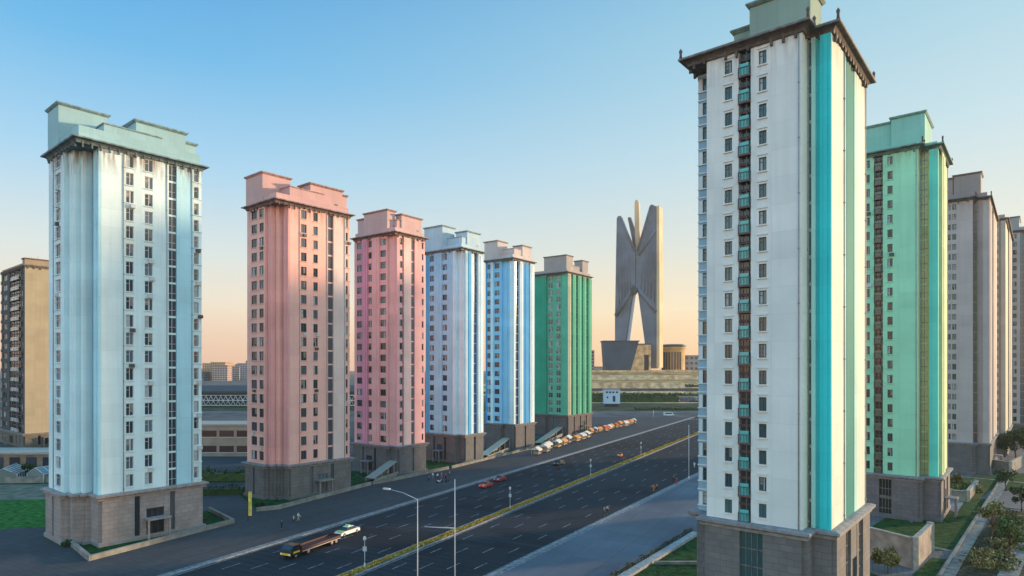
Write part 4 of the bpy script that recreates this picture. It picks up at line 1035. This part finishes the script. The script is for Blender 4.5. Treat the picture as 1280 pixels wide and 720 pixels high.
tx = bpy.data.objects['taxi']; b = MB(); b.box(-.3, .1, -.4, .4, 1.53, 1.8, carpaint('lime', (.35, .6, .1))); b.box(1.3, 2.2, -.8, .8, .93, .99, MATS['lime']); b.build('roof_sign', tx)
q = gp(607, 609); car('car', q, dirL, 'small bright red car behind the white taxi, first of two red cars', carpaint('paint_red', (.65, .04, .03)), L=4.2)
q = gp(625, 601); car('car', q, dirL, 'dark red car in the far lane, second of two red cars', carpaint('paint_dark_red', (.35, .015, .03)), L=4.4)
q = gp(699, 581); car('car', q, dirL, 'black car with pale sides farther up the left carriageway', carpaint('paint_black', (.02, .02, .025)), L=5.2, W=1.9)
q = gp(775, 571); car('motor_tricycle', q, dirL, 'small orange cart vehicle beside the golden median planting', carpaint('paint_orange', (.7, .2, .05)), 'cart', L=2.6, W=1.2, Hh=1.3)
q = gp(820, 528); car('minibus', gp(836, 520), 0.1, 'white and orange minibus on the cross street', carpaint('paint_white', (.75, .77, .76)), 'minibus', L=6.5, W=2.2, Hh=2.6, van=True)
# long low flatbed lorry
def lorry(pos, rz):
    root = empty('flatbed_lorry', (pos.x, pos.y, .03), 'long dark red flatbed lorry with a yellow and black cab', 'lorry', None, rz)
    dr = flat('bed_dark_red', (.06, .018, .02), .6, var=.3, scale=1); yl = carpaint('paint_yellow', (.75, .5, .03)); bk = carpaint('paint_black', (.02, .02, .025)); W = 1.1
    b = MB(); b.box(-6.4, 3.2, -W, W, .85, 1.05, dr); b.box(-6.4, -6.3, -W, W, 1.051, 1.4, dr); b.box(3.0, 3.15, -W, W, 1.051, 1.7, dr); b.build('bed', root)
    for s in (-1, 1):
        b = MB(); b.box(-6.25, 2.95, s * W - .06, s * W + .05, 1.055, 1.3, dr); b.build('side_board', root)
        b = MB(); b.box(-6.2, 3.0, s * W - .02 + s * .06, s * W + .02 + s * .06, .75, .85, flat('pale_trim', (.5, .45, .4), .6)); b.build('side_rail', root)
    b = MB(); b.box(-6.3, 5.2, -.45, .45, .5, .84, bk); b.build('chassis', root)
    b = MB(); b.loft([[(3.5, s * W, .6), (3.5, s * W, 2.15), (4.8, s * W, 2.15), (5.5, s * W, 1.45), (5.6, s * W, .6)] for s in (-1, 1)], bk); cab = b.build('cab', root)
    b = MB(); b.box(3.6, 5.0, -W - .02, W + .02, .9, 1.2, yl); b.box(5.45, 5.68, -W + .02, W - .02, .7, 1.0, yl); b.build('stripe', cab)
    b = MB(); b.loft([[(4.87, s * (W - .12), 2.1), (5.46, s * (W - .12), 1.52), (5.5, s * (W - .12), 1.55), (4.91, s * (W - .12), 2.13)] for s in (-1, 1)], M_cgl); b.build('windscreen', cab)
    for s in (-1, 1):
        b = MB(); b.box(5.6, 5.72, s * .85 - .2, s * .85 + .2, .75, .95, M_hl); b.build('headlight', cab)
    for x in (-5.2, -4.1, 1.6, 4.4):
        for s in (-1, 1): wheel(root, x, s * (W - .2), .48, .35)
lorry(gp(388, 688.5), dirL + .05)
# motorbike riders / persons / stalls ------------------------------------------------
def person_mesh(pose):
    """one continuous skinned body; returns body, jacket, trousers, hair meshes"""
    sw = {'walk': .32, 'stand': .04, 'stride': .22}[pose]; arm = {'walk': .28, 'stand': .05, 'stride': -.2}[pose]
    J = {'pel': (0, 0, .95), 'wai': (0, 0, 1.12), 'che': (0, 0, 1.34), 'nek': (0, 0, 1.50), 'hed': (.02, 0, 1.60), 'top': (.02, 0, 1.74),
         'hl': (0, .10, .90), 'kl': (sw * .55, .11, .50), 'al': (sw * .6, .11, .08), 'tl': (sw * .6 + .16, .12, .04),
         'hr': (0, -.10, .90), 'kr': (-sw * .2, -.11, .50), 'ar': (-sw, -.11, .10), 'tr': (-sw + .15, -.12, .04),
         'sl': (0, .19, 1.42), 'el': (-arm * .5, .25, 1.15), 'wl': (-arm * .6 + .1, .26, .90), 'ml': (-arm * .6 + .13, .26, .82),
         'sr': (0, -.19, 1.42), 'er': (arm * .5, -.25, 1.15), 'wr': (arm + .08, -.26, .92), 'mr': (arm + .11, -.26, .84)}
    Rr = {'pel': .15, 'wai': .125, 'che': .15, 'nek': .055, 'hed': .095, 'top': .07, 'hl': .09, 'kl': .06, 'al': .04, 'tl': .035, 'hr': .09, 'kr': .06, 'ar': .04, 'tr': .035, 'sl': .06, 'el': .045, 'wl': .032, 'ml': .035, 'sr': .06, 'er': .045, 'wr': .032, 'mr': .035}
    E = [('pel', 'wai'), ('wai', 'che'), ('che', 'nek'), ('nek', 'hed'), ('hed', 'top'), ('pel', 'hl'), ('hl', 'kl'), ('kl', 'al'), ('al', 'tl'), ('pel', 'hr'), ('hr', 'kr'), ('kr', 'ar'), ('ar', 'tr'), ('che', 'sl'), ('sl', 'el'), ('el', 'wl'), ('wl', 'ml'), ('che', 'sr'), ('sr', 'er'), ('er', 'wr'), ('wr', 'mr')]
    def skin(keys, edges, grow, name):
        ks = [k for k in J if k in keys]; me = bpy.data.meshes.new(name); me.from_pydata([J[k] for k in ks], [(ks.index(a), ks.index(c)) for a, c in edges if a in ks and c in ks], [])
        o = bpy.data.objects.new(name, me); col.objects.link(o); o.modifiers.new('s', 'SKIN')
        for i, k in enumerate(ks):
            v = me.skin_vertices[0].data[i]; v.radius = (Rr[k] + grow, Rr[k] + grow); v.use_root = (k == ks[0])
        sb = o.modifiers.new('d', 'SUBSURF'); sb.levels = 1; sb.render_levels = 1
        dg = bpy.context.evaluated_depsgraph_get(); dg.update(); nm = bpy.data.meshes.new_from_object(o.evaluated_get(dg)); bpy.data.objects.remove(o)
        for pl in nm.polygons: pl.use_smooth = True
        nm.name = name; return nm
    body = skin(set(J), E, 0, 'person')
    jac = skin({'pel', 'wai', 'che', 'sl', 'el', 'wl', 'sr', 'er', 'wr'}, E, .022, 'jacket')
    tro = skin({'pel', 'hl', 'kl', 'al', 'hr', 'kr', 'ar'}, E, .018, 'trousers')
    J['hed'] = (-.01, 0, 1.66); J['top'] = (-.01, 0, 1.75)
    hair = skin({'hed', 'top'}, E, .012, 'hair')
    return body, jac, tro, hair
M_skin = flat('skin', (.45, .27, .19), .6); M_hair = flat('hair', (.02, .015, .012), .7)
PM = {p_: person_mesh(p_) for p_ in ('walk', 'stand', 'stride')}
CL = {'white': (.7, .7, .68), 'dark': (.03, .035, .05), 'red': (.5, .04, .04), 'orange': (.65, .2, .05), 'blue': (.08, .14, .3), 'beige': (.45, .36, .26), 'grey': (.25, .25, .27)}
def person(x, y, top, bottom, pose, rz, label, group=None, pos=None):
    q = pos or gp(x, y); bm_, jm, tm, hm = PM[pose]
    body = bpy.data.objects.new('person', bm_.copy()); col.objects.link(body); body.location = (q.x, q.y, .15); body.rotation_euler = (0, 0, rz)
    body.data.materials.clear(); body.data.materials.append(M_skin); tag(body, label, 'person', group)
    for nm, m_, mt in (('jacket', jm, flat('cloth_' + top, CL[top], .85)), ('trousers', tm, flat('cloth_' + bottom, CL[bottom], .85)), ('hair', hm, M_hair)):
        mm = m_.copy(); mm.materials.clear(); mm.materials.append(mt); addobj(nm, mm, body)
    return body
person(373, 652, 'white', 'beige', 'walk', .6, 'person in a white jacket walking right of the pair on the left pavement')
person(367, 656, 'beige', 'dark', 'stride', .8, 'person in a beige jacket beside the white jacketed walker on the left pavement')
person(352, 662, 'dark', 'dark', 'stand', 0, 'lone person in dark clothes on the left pavement near the lorry')
for i, (x, y, a, b_, p_, lab) in enumerate(((536, 603, 'blue', 'dark', 'walk', 'person in a blue jacket, leftmost of the group in front of the rose pink tower'), (541, 599, 'white', 'grey', 'stand', 'person in white top and grey trousers, left in the group before the rose pink tower'), (547, 600, 'white', 'dark', 'walk', 'person in white top and dark trousers in the middle of the group'), (552, 598, 'beige', 'grey', 'stride', 'person in beige jacket in the middle of the group'), (557, 600, 'red', 'dark', 'stand', 'person in a red jacket at the right of the group on the left pavement'), (562, 597, 'grey', 'dark', 'walk', 'person in a grey jacket, rightmost of the group on the left pavement'))):
    person(x, y, a, b_, p_, i * 1.1, lab)
person(846, 606, 'red', 'red', 'stand', 2, 'person all in red on the right pavement by the tall thin pole')
person(842, 604, 'dark', 'dark', 'walk', 1, 'person in black beside the one all in red')
person(817, 615, 'orange', 'orange', 'walk', .5, 'person in orange work clothes, left of the orange pair on the right kerb')
person(821, 614, 'orange', 'dark', 'stride', 2.5, 'person in orange jacket and dark trousers, right of the orange pair')
person(755, 645, 'grey', 'dark', 'stand', 0, 'person in grey on the right kerb, left of two')
person(759, 643, 'beige', 'dark', 'walk', 1, 'person in beige on the right kerb, right of two')
person(868, 585, 'white', 'white', 'stand', 1, 'person all in white next to the huge white tower')
person(698, 590, 'dark', 'dark', 'walk', 0, 'person in black crossing near the black car')
# scooters by the group
def scooter(x, y, rz, label, c):
    q = gp(x, y); root = empty('scooter', (q.x, q.y, .15), label, 'scooter', None, rz); b = MB()
    b.tube([(-.6, 0, .55), (-.1, 0, .5), (.15, 0, .3), (.45, 0, .45), (.6, 0, 1.0)], [.16, .14, .1, .07, .04], c, 8); b.build('body', root)
    b = MB(); b.box(-.65, 0, -.14, .14, .68, .8, DARK); b.build('seat', root)
    b = MB(); b.tube([(.58, -.32, 1.0), (.58, .32, 1.0)], [.03, .03], DARK, 6); b.build('handlebar', root)
    for x_ in (-.6, .62): 
        b = MB(); b.loft([[(x_ + cos(i * pi / 7) * .27, s * .05, .27 + sin(i * pi / 7) * .27) for i in range(14)] for s in (-1, 1)], M_tyre); b.build('wheel', root)
scooter(549, 604, .4, 'white scooter parked among the group on the left pavement', carpaint('paint_white', (.7, .7, .7)))
scooter(559, 603, 1.2, 'dark scooter parked at the right of the group', carpaint('paint_black', (.02, .02, .02)))
# yellow banner post
q = gp(310, 653); root = empty('banner_post', (q.x, q.y, .14), 'tall yellow banner post at the left corner of the salmon tower', 'banner')
b = MB(); b.tube([(0, 0, 0), (0, 0, 6.2)], [.07, .05], DARK, 6); b.build('post', root)
b = MB(); b.box(.06, .75, -.02, .02, 1.2, 6.0, flat('banner_yellow', (.62, .50, .10), .7, var=.3, scale=2)); b.build('banner', root)

# market stalls along the left kerb beyond the blue towers
cl_w = flat('awning_white', (.62, .58, .52), .8, var=.15); cl_o = flat('awning_orange', (.62, .26, .06), .8, var=.2); cl_r = flat('awning_red', (.5, .08, .05), .8)
goods = [flat('goods_a', (.5, .3, .1), .8, var=.5, scale=4), flat('goods_b', (.3, .25, .2), .8, var=.5, scale=4)]
def stall(P, rz, w, d, h, m, label, group):
    root = empty('market_stall', (P.x, P.y, .14), label, 'market stall', group, rz)
    b = MB(); b.loft([[(-w / 2, -d / 2, h), (w / 2, -d / 2, h), (w / 2, d / 2, h), (-w / 2, d / 2, h)], [(-w / 2, -.15, h + .8), (w / 2, -.15, h + .8), (w / 2, .15, h + .8), (-w / 2, .15, h + .8)]], m); b.build('canopy', root)
    b = MB(); b.box(-w / 2, w / 2, -d / 2 - .03, -d / 2 + .0, h - .45, h - .01, m); b.build('valance', root)
    for sx in (-1, 1):
        for sy in (-1, 1): b = MB(); b.tube([(sx * (w / 2 - .1), sy * (d / 2 - .1), 0), (sx * (w / 2 - .1), sy * (d / 2 - .1), h)], [.05, .05], M_pole, 5); b.build('post', root)
    b = MB(); b.box(-w / 2 + .3, w / 2 - .3, -d / 2 + .3, d / 2 - .5, .5, .95, random.choice(goods)); b.build('counter', root)
    return root
tA = Line(gp(668, 569), gp(733, 547)); rzL = math.atan2(tA.d.y, tA.d.x)
n_ = 9
for i in range(n_):
    f = i / (n_ - 1); P = Vector(gp(668, 569)[:2]) * (1 - f) + Vector(gp(733, 548)[:2]) * f
    m = cl_o if i in (4, 6) else cl_w
    lab = {4: 'orange canopied market stall between the white ones beyond the blue towers', 6: 'farther orange canopied market stall on the left pavement'}.get(i, 'white canopied market stall in the row beyond the blue towers')
    stall(P + LK.n * (R() - .5) * 2, rzL + (R() - .5) * .3, 4.2 + 1.6 * R(), 2.6 + R(), 1.9 + .7 * R(), m, lab, None if i in (4, 6) else 'white market stalls beyond the blue towers')
for i in range(14):
    f = i / 13; P = Vector(gp(740, 543)[:2]) * (1 - f) + Vector(gp(794, 530)[:2]) * f
    m = [cl_o, cl_w, cl_o, cl_r][i % 4]
    lab = {0: 'small orange stall in the far row along the left kerb', 1: 'small white stall in the far row along the left kerb', 2: 'small orange stall in the far row along the left kerb', 3: 'small red stall in the far row along the left kerb'}[i % 4]
    stall(P + LK.n * (R() - .5) * 3, rzL + (R() - .5) * .6, 2.4 + 2 * R(), 2 + R(), 1.7 + .8 * R(), m, lab, 'far row of stalls along the left kerb, ' + ['orange', 'white', 'orange', 'red'][i % 4])
# slanted glass canopies over stairs
def stair_canopy(x0, y0, x1, y1, label):
    A_, B_ = gp(x0, y0), gp(x1, y1); d = (B_ - A_); L = d.length; root = empty('stair_canopy', (A_.x, A_.y, .15), label, 'canopy', None, math.atan2(d.y, d.x))
    gm = glass('canopy_glass', (.30, .31, .27), (.38, .38, .33), .3)
    b = MB(); b.loft([[(0, -1.5, .9), (L, -1.5, 4.6), (L, 1.5, 4.6), (0, 1.5, .9)], [(0, -1.5, 1.05), (L, -1.5, 4.75), (L, 1.5, 4.75), (0, 1.5, 1.05)]], gm); b.build('roof', root)
    for s in (-1, 1): b = MB(); b.loft([[(0, s * 1.5 - .1, -.1), (L, s * 1.5 - .1, -.1), (L, s * 1.5 - .1, 1.4), (0, s * 1.5 - .1, .8)], [(0, s * 1.5 + .1, -.1), (L, s * 1.5 + .1, -.1), (L, s * 1.5 + .1, 1.4), (0, s * 1.5 + .1, .8)]], M_conc); b.build('side_wall', root)
    for i in range(5):
        f = .05 + i * .225
        for s in (-1, 1): b = MB(); b.tube([(L * f, s * 1.5, .5), (L * f, s * 1.5, .95 + 3.7 * f)], [.07, .07], M_pole, 5); b.build('post', root)
stair_canopy(604, 573, 634, 563, 'slanted glass stair canopy below the second blue tower')
stair_canopy(672, 557, 708, 541, 'slanted glass stair canopy below the emerald tower')
stair_canopy(462, 603, 496, 594, 'pale slanted stair canopy beside the rose pink tower podium')
# parked cars of the far car park
random.seed(3)
pc = [carpaint('paint_blue', (.08, .2, .45)), carpaint('paint_silver', (.45, .5, .55)), carpaint('paint_white', (.7, .7, .7)), carpaint('paint_black', (.02, .02, .02))]
nmz = ['blue', 'silver', 'white', 'black']
protos = {}
for r_ in range(3):
    for i in range(17):
        X = 155 + i * 8.5 + R() * 3 + r_ * 2; Yc = 600 + r_ * 24; k = 0 if R() < .5 else random.choice((1, 2, 3))
        lab = f'{nmz[k]} car parked in the car park at the foot of the hill'; g = f'{nmz[k]} cars in the far car park'
        if k not in protos: protos[k] = car('parked_car', (X, Yc), pi / 2 + .1, lab, pc[k], group=g)
        else:
            c = copy_tree(protos[k]); c.location = (X, Yc, .08)

# ------------------------------------------------------------------ sky, sun, camera
w = bpy.data.worlds.new('World'); sc.world = w; w.use_nodes = True; nt = w.node_tree
bg = nt.nodes['Background']
SUN_EL, SUN_AZ = 8.0, 70.0          # azimuth measured from +Y towards +X
sky = nn(nt, 'ShaderNodeTexSky', sky_type='NISHITA', sun_disc=False, sun_elevation=radians(SUN_EL), sun_rotation=radians(SUN_AZ), air_density=1.2, dust_density=1.0, ozone_density=2.5)
g = nn(nt, 'ShaderNodeTexCoord').outputs['Generated']
sx = nn(nt, 'ShaderNodeSeparateXYZ'); nt.links.new(g, sx.inputs[0])
EXPO = .8; K = 1 / (2 ** .68 * .15)
def lin(c): return tuple(((v / 255 + .055) / 1.055) ** 2.4 if v > 10 else v / 255 / 12.92 for v in c)
def ramp(stops):
    r = nn(nt, 'ShaderNodeValToRGB'); e = r.color_ramp; nt.links.new(sx.outputs[2], r.inputs[0])
    while len(e.elements) < len(stops): e.elements.new(.5)
    for el, (p_, c) in zip(e.elements, stops): el.position = p_; el.color = (*lin(c), 1)
    return r.outputs[0]
cool = ramp([(0, (250, 194, 158)), (.03, (252, 204, 168)), (.09, (246, 230, 208)), (.16, (222, 231, 228)), (.27, (170, 214, 240)), (.40, (108, 186, 234)), (.52, (74, 160, 222)), (1, (60, 140, 205))])
warm = ramp([(0, (255, 188, 122)), (.03, (255, 206, 146)), (.09, (251, 228, 188)), (.18, (222, 224, 212)), (.30, (194, 219, 226)), (.46, (160, 206, 222)), (.6, (120, 182, 218)), (1, (70, 150, 210))])
dp = nn(nt, 'ShaderNodeVectorMath', operation='DOT_PRODUCT'); nt.links.new(g, dp.inputs[0]); dp.inputs[1].default_value = (sin(radians(SUN_AZ)), cos(radians(SUN_AZ)), 0)
mr = nn(nt, 'ShaderNodeMapRange', interpolation_type='SMOOTHSTEP'); nt.links.new(dp.outputs['Value'], mr.inputs[0]); mr.inputs[1].default_value = -.25; mr.inputs[2].default_value = .85
grad = mixc(nt, mr.outputs[0], cool, warm)
gs = mixc(nt, 1.0, grad, (K, K, K), 'MULTIPLY')
fin0 = mixc(nt, .88, sky.outputs[0], gs)
# added fill: unseen sky overhead and behind the viewer raised to brighten shaded facades
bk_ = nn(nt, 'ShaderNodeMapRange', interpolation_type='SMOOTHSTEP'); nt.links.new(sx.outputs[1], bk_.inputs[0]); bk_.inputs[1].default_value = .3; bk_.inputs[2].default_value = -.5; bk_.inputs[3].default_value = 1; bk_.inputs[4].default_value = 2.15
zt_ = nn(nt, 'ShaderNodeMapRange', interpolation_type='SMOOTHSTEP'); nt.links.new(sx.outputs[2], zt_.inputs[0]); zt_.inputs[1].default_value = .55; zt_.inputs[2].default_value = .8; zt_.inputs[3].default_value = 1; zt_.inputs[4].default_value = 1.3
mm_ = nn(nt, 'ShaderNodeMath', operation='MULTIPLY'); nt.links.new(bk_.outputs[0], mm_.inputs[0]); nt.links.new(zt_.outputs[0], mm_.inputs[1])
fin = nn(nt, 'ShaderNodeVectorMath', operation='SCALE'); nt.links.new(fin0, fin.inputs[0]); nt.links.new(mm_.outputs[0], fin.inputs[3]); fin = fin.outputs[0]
tn = nn(nt, 'ShaderNodeMapRange', interpolation_type='SMOOTHSTEP'); nt.links.new(sx.outputs[1], tn.inputs[0]); tn.inputs[1].default_value = .3; tn.inputs[2].default_value = -.5
fin = mixc(nt, tn.outputs[0], fin, mixc(nt, 1.0, fin, (1.12, 1.0, .84), 'MULTIPLY'))
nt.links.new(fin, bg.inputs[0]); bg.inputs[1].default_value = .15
sl = bpy.data.lights.new('sun', 'SUN'); so = bpy.data.objects.new('sun', sl); col.objects.link(so)
sl.energy = 3.8; sl.angle = radians(2.0); sl.color = (1, .70, .42)
dv = Vector((sin(radians(SUN_AZ)) * cos(radians(SUN_EL)), cos(radians(SUN_AZ)) * cos(radians(SUN_EL)), sin(radians(SUN_EL))))
so.rotation_euler = dv.to_track_quat('Z', 'Y').to_euler()
cam = bpy.data.cameras.new('camera'); co = bpy.data.objects.new('camera', cam); col.objects.link(co)
co.location = (0, 0, H); co.rotation_euler = (pi / 2, 0, 0); cam.sensor_width = 36; cam.lens = 22.5; cam.shift_y = 100 / 1280; cam.clip_end = 30000; cam.clip_start = .5
sc.camera = co
sc.view_settings.view_transform = 'Standard'; sc.view_settings.look = 'None'; sc.view_settings.exposure = EXPO; sc.view_settings.gamma = 1

# ------------------------------------------------------------------ evening haze
b = MB(); hz = bpy.data.materials.new('haze_air'); hz.use_nodes = True; hn = hz.node_tree; hn.nodes.clear()
out = hn.nodes.new('ShaderNodeOutputMaterial'); pv = hn.nodes.new('ShaderNodeVolumePrincipled'); hn.links.new(pv.outputs[0], out.inputs['Volume'])
pv.inputs['Color'].default_value = (.97, .9, .82, 1); pv.inputs['Density'].default_value = .00007; pv.inputs['Anisotropy'].default_value = .2
b.box(-6600, 6600, -700, 6600, -1.5, 320, hz); tag(b.build('haze'), kind='stuff')
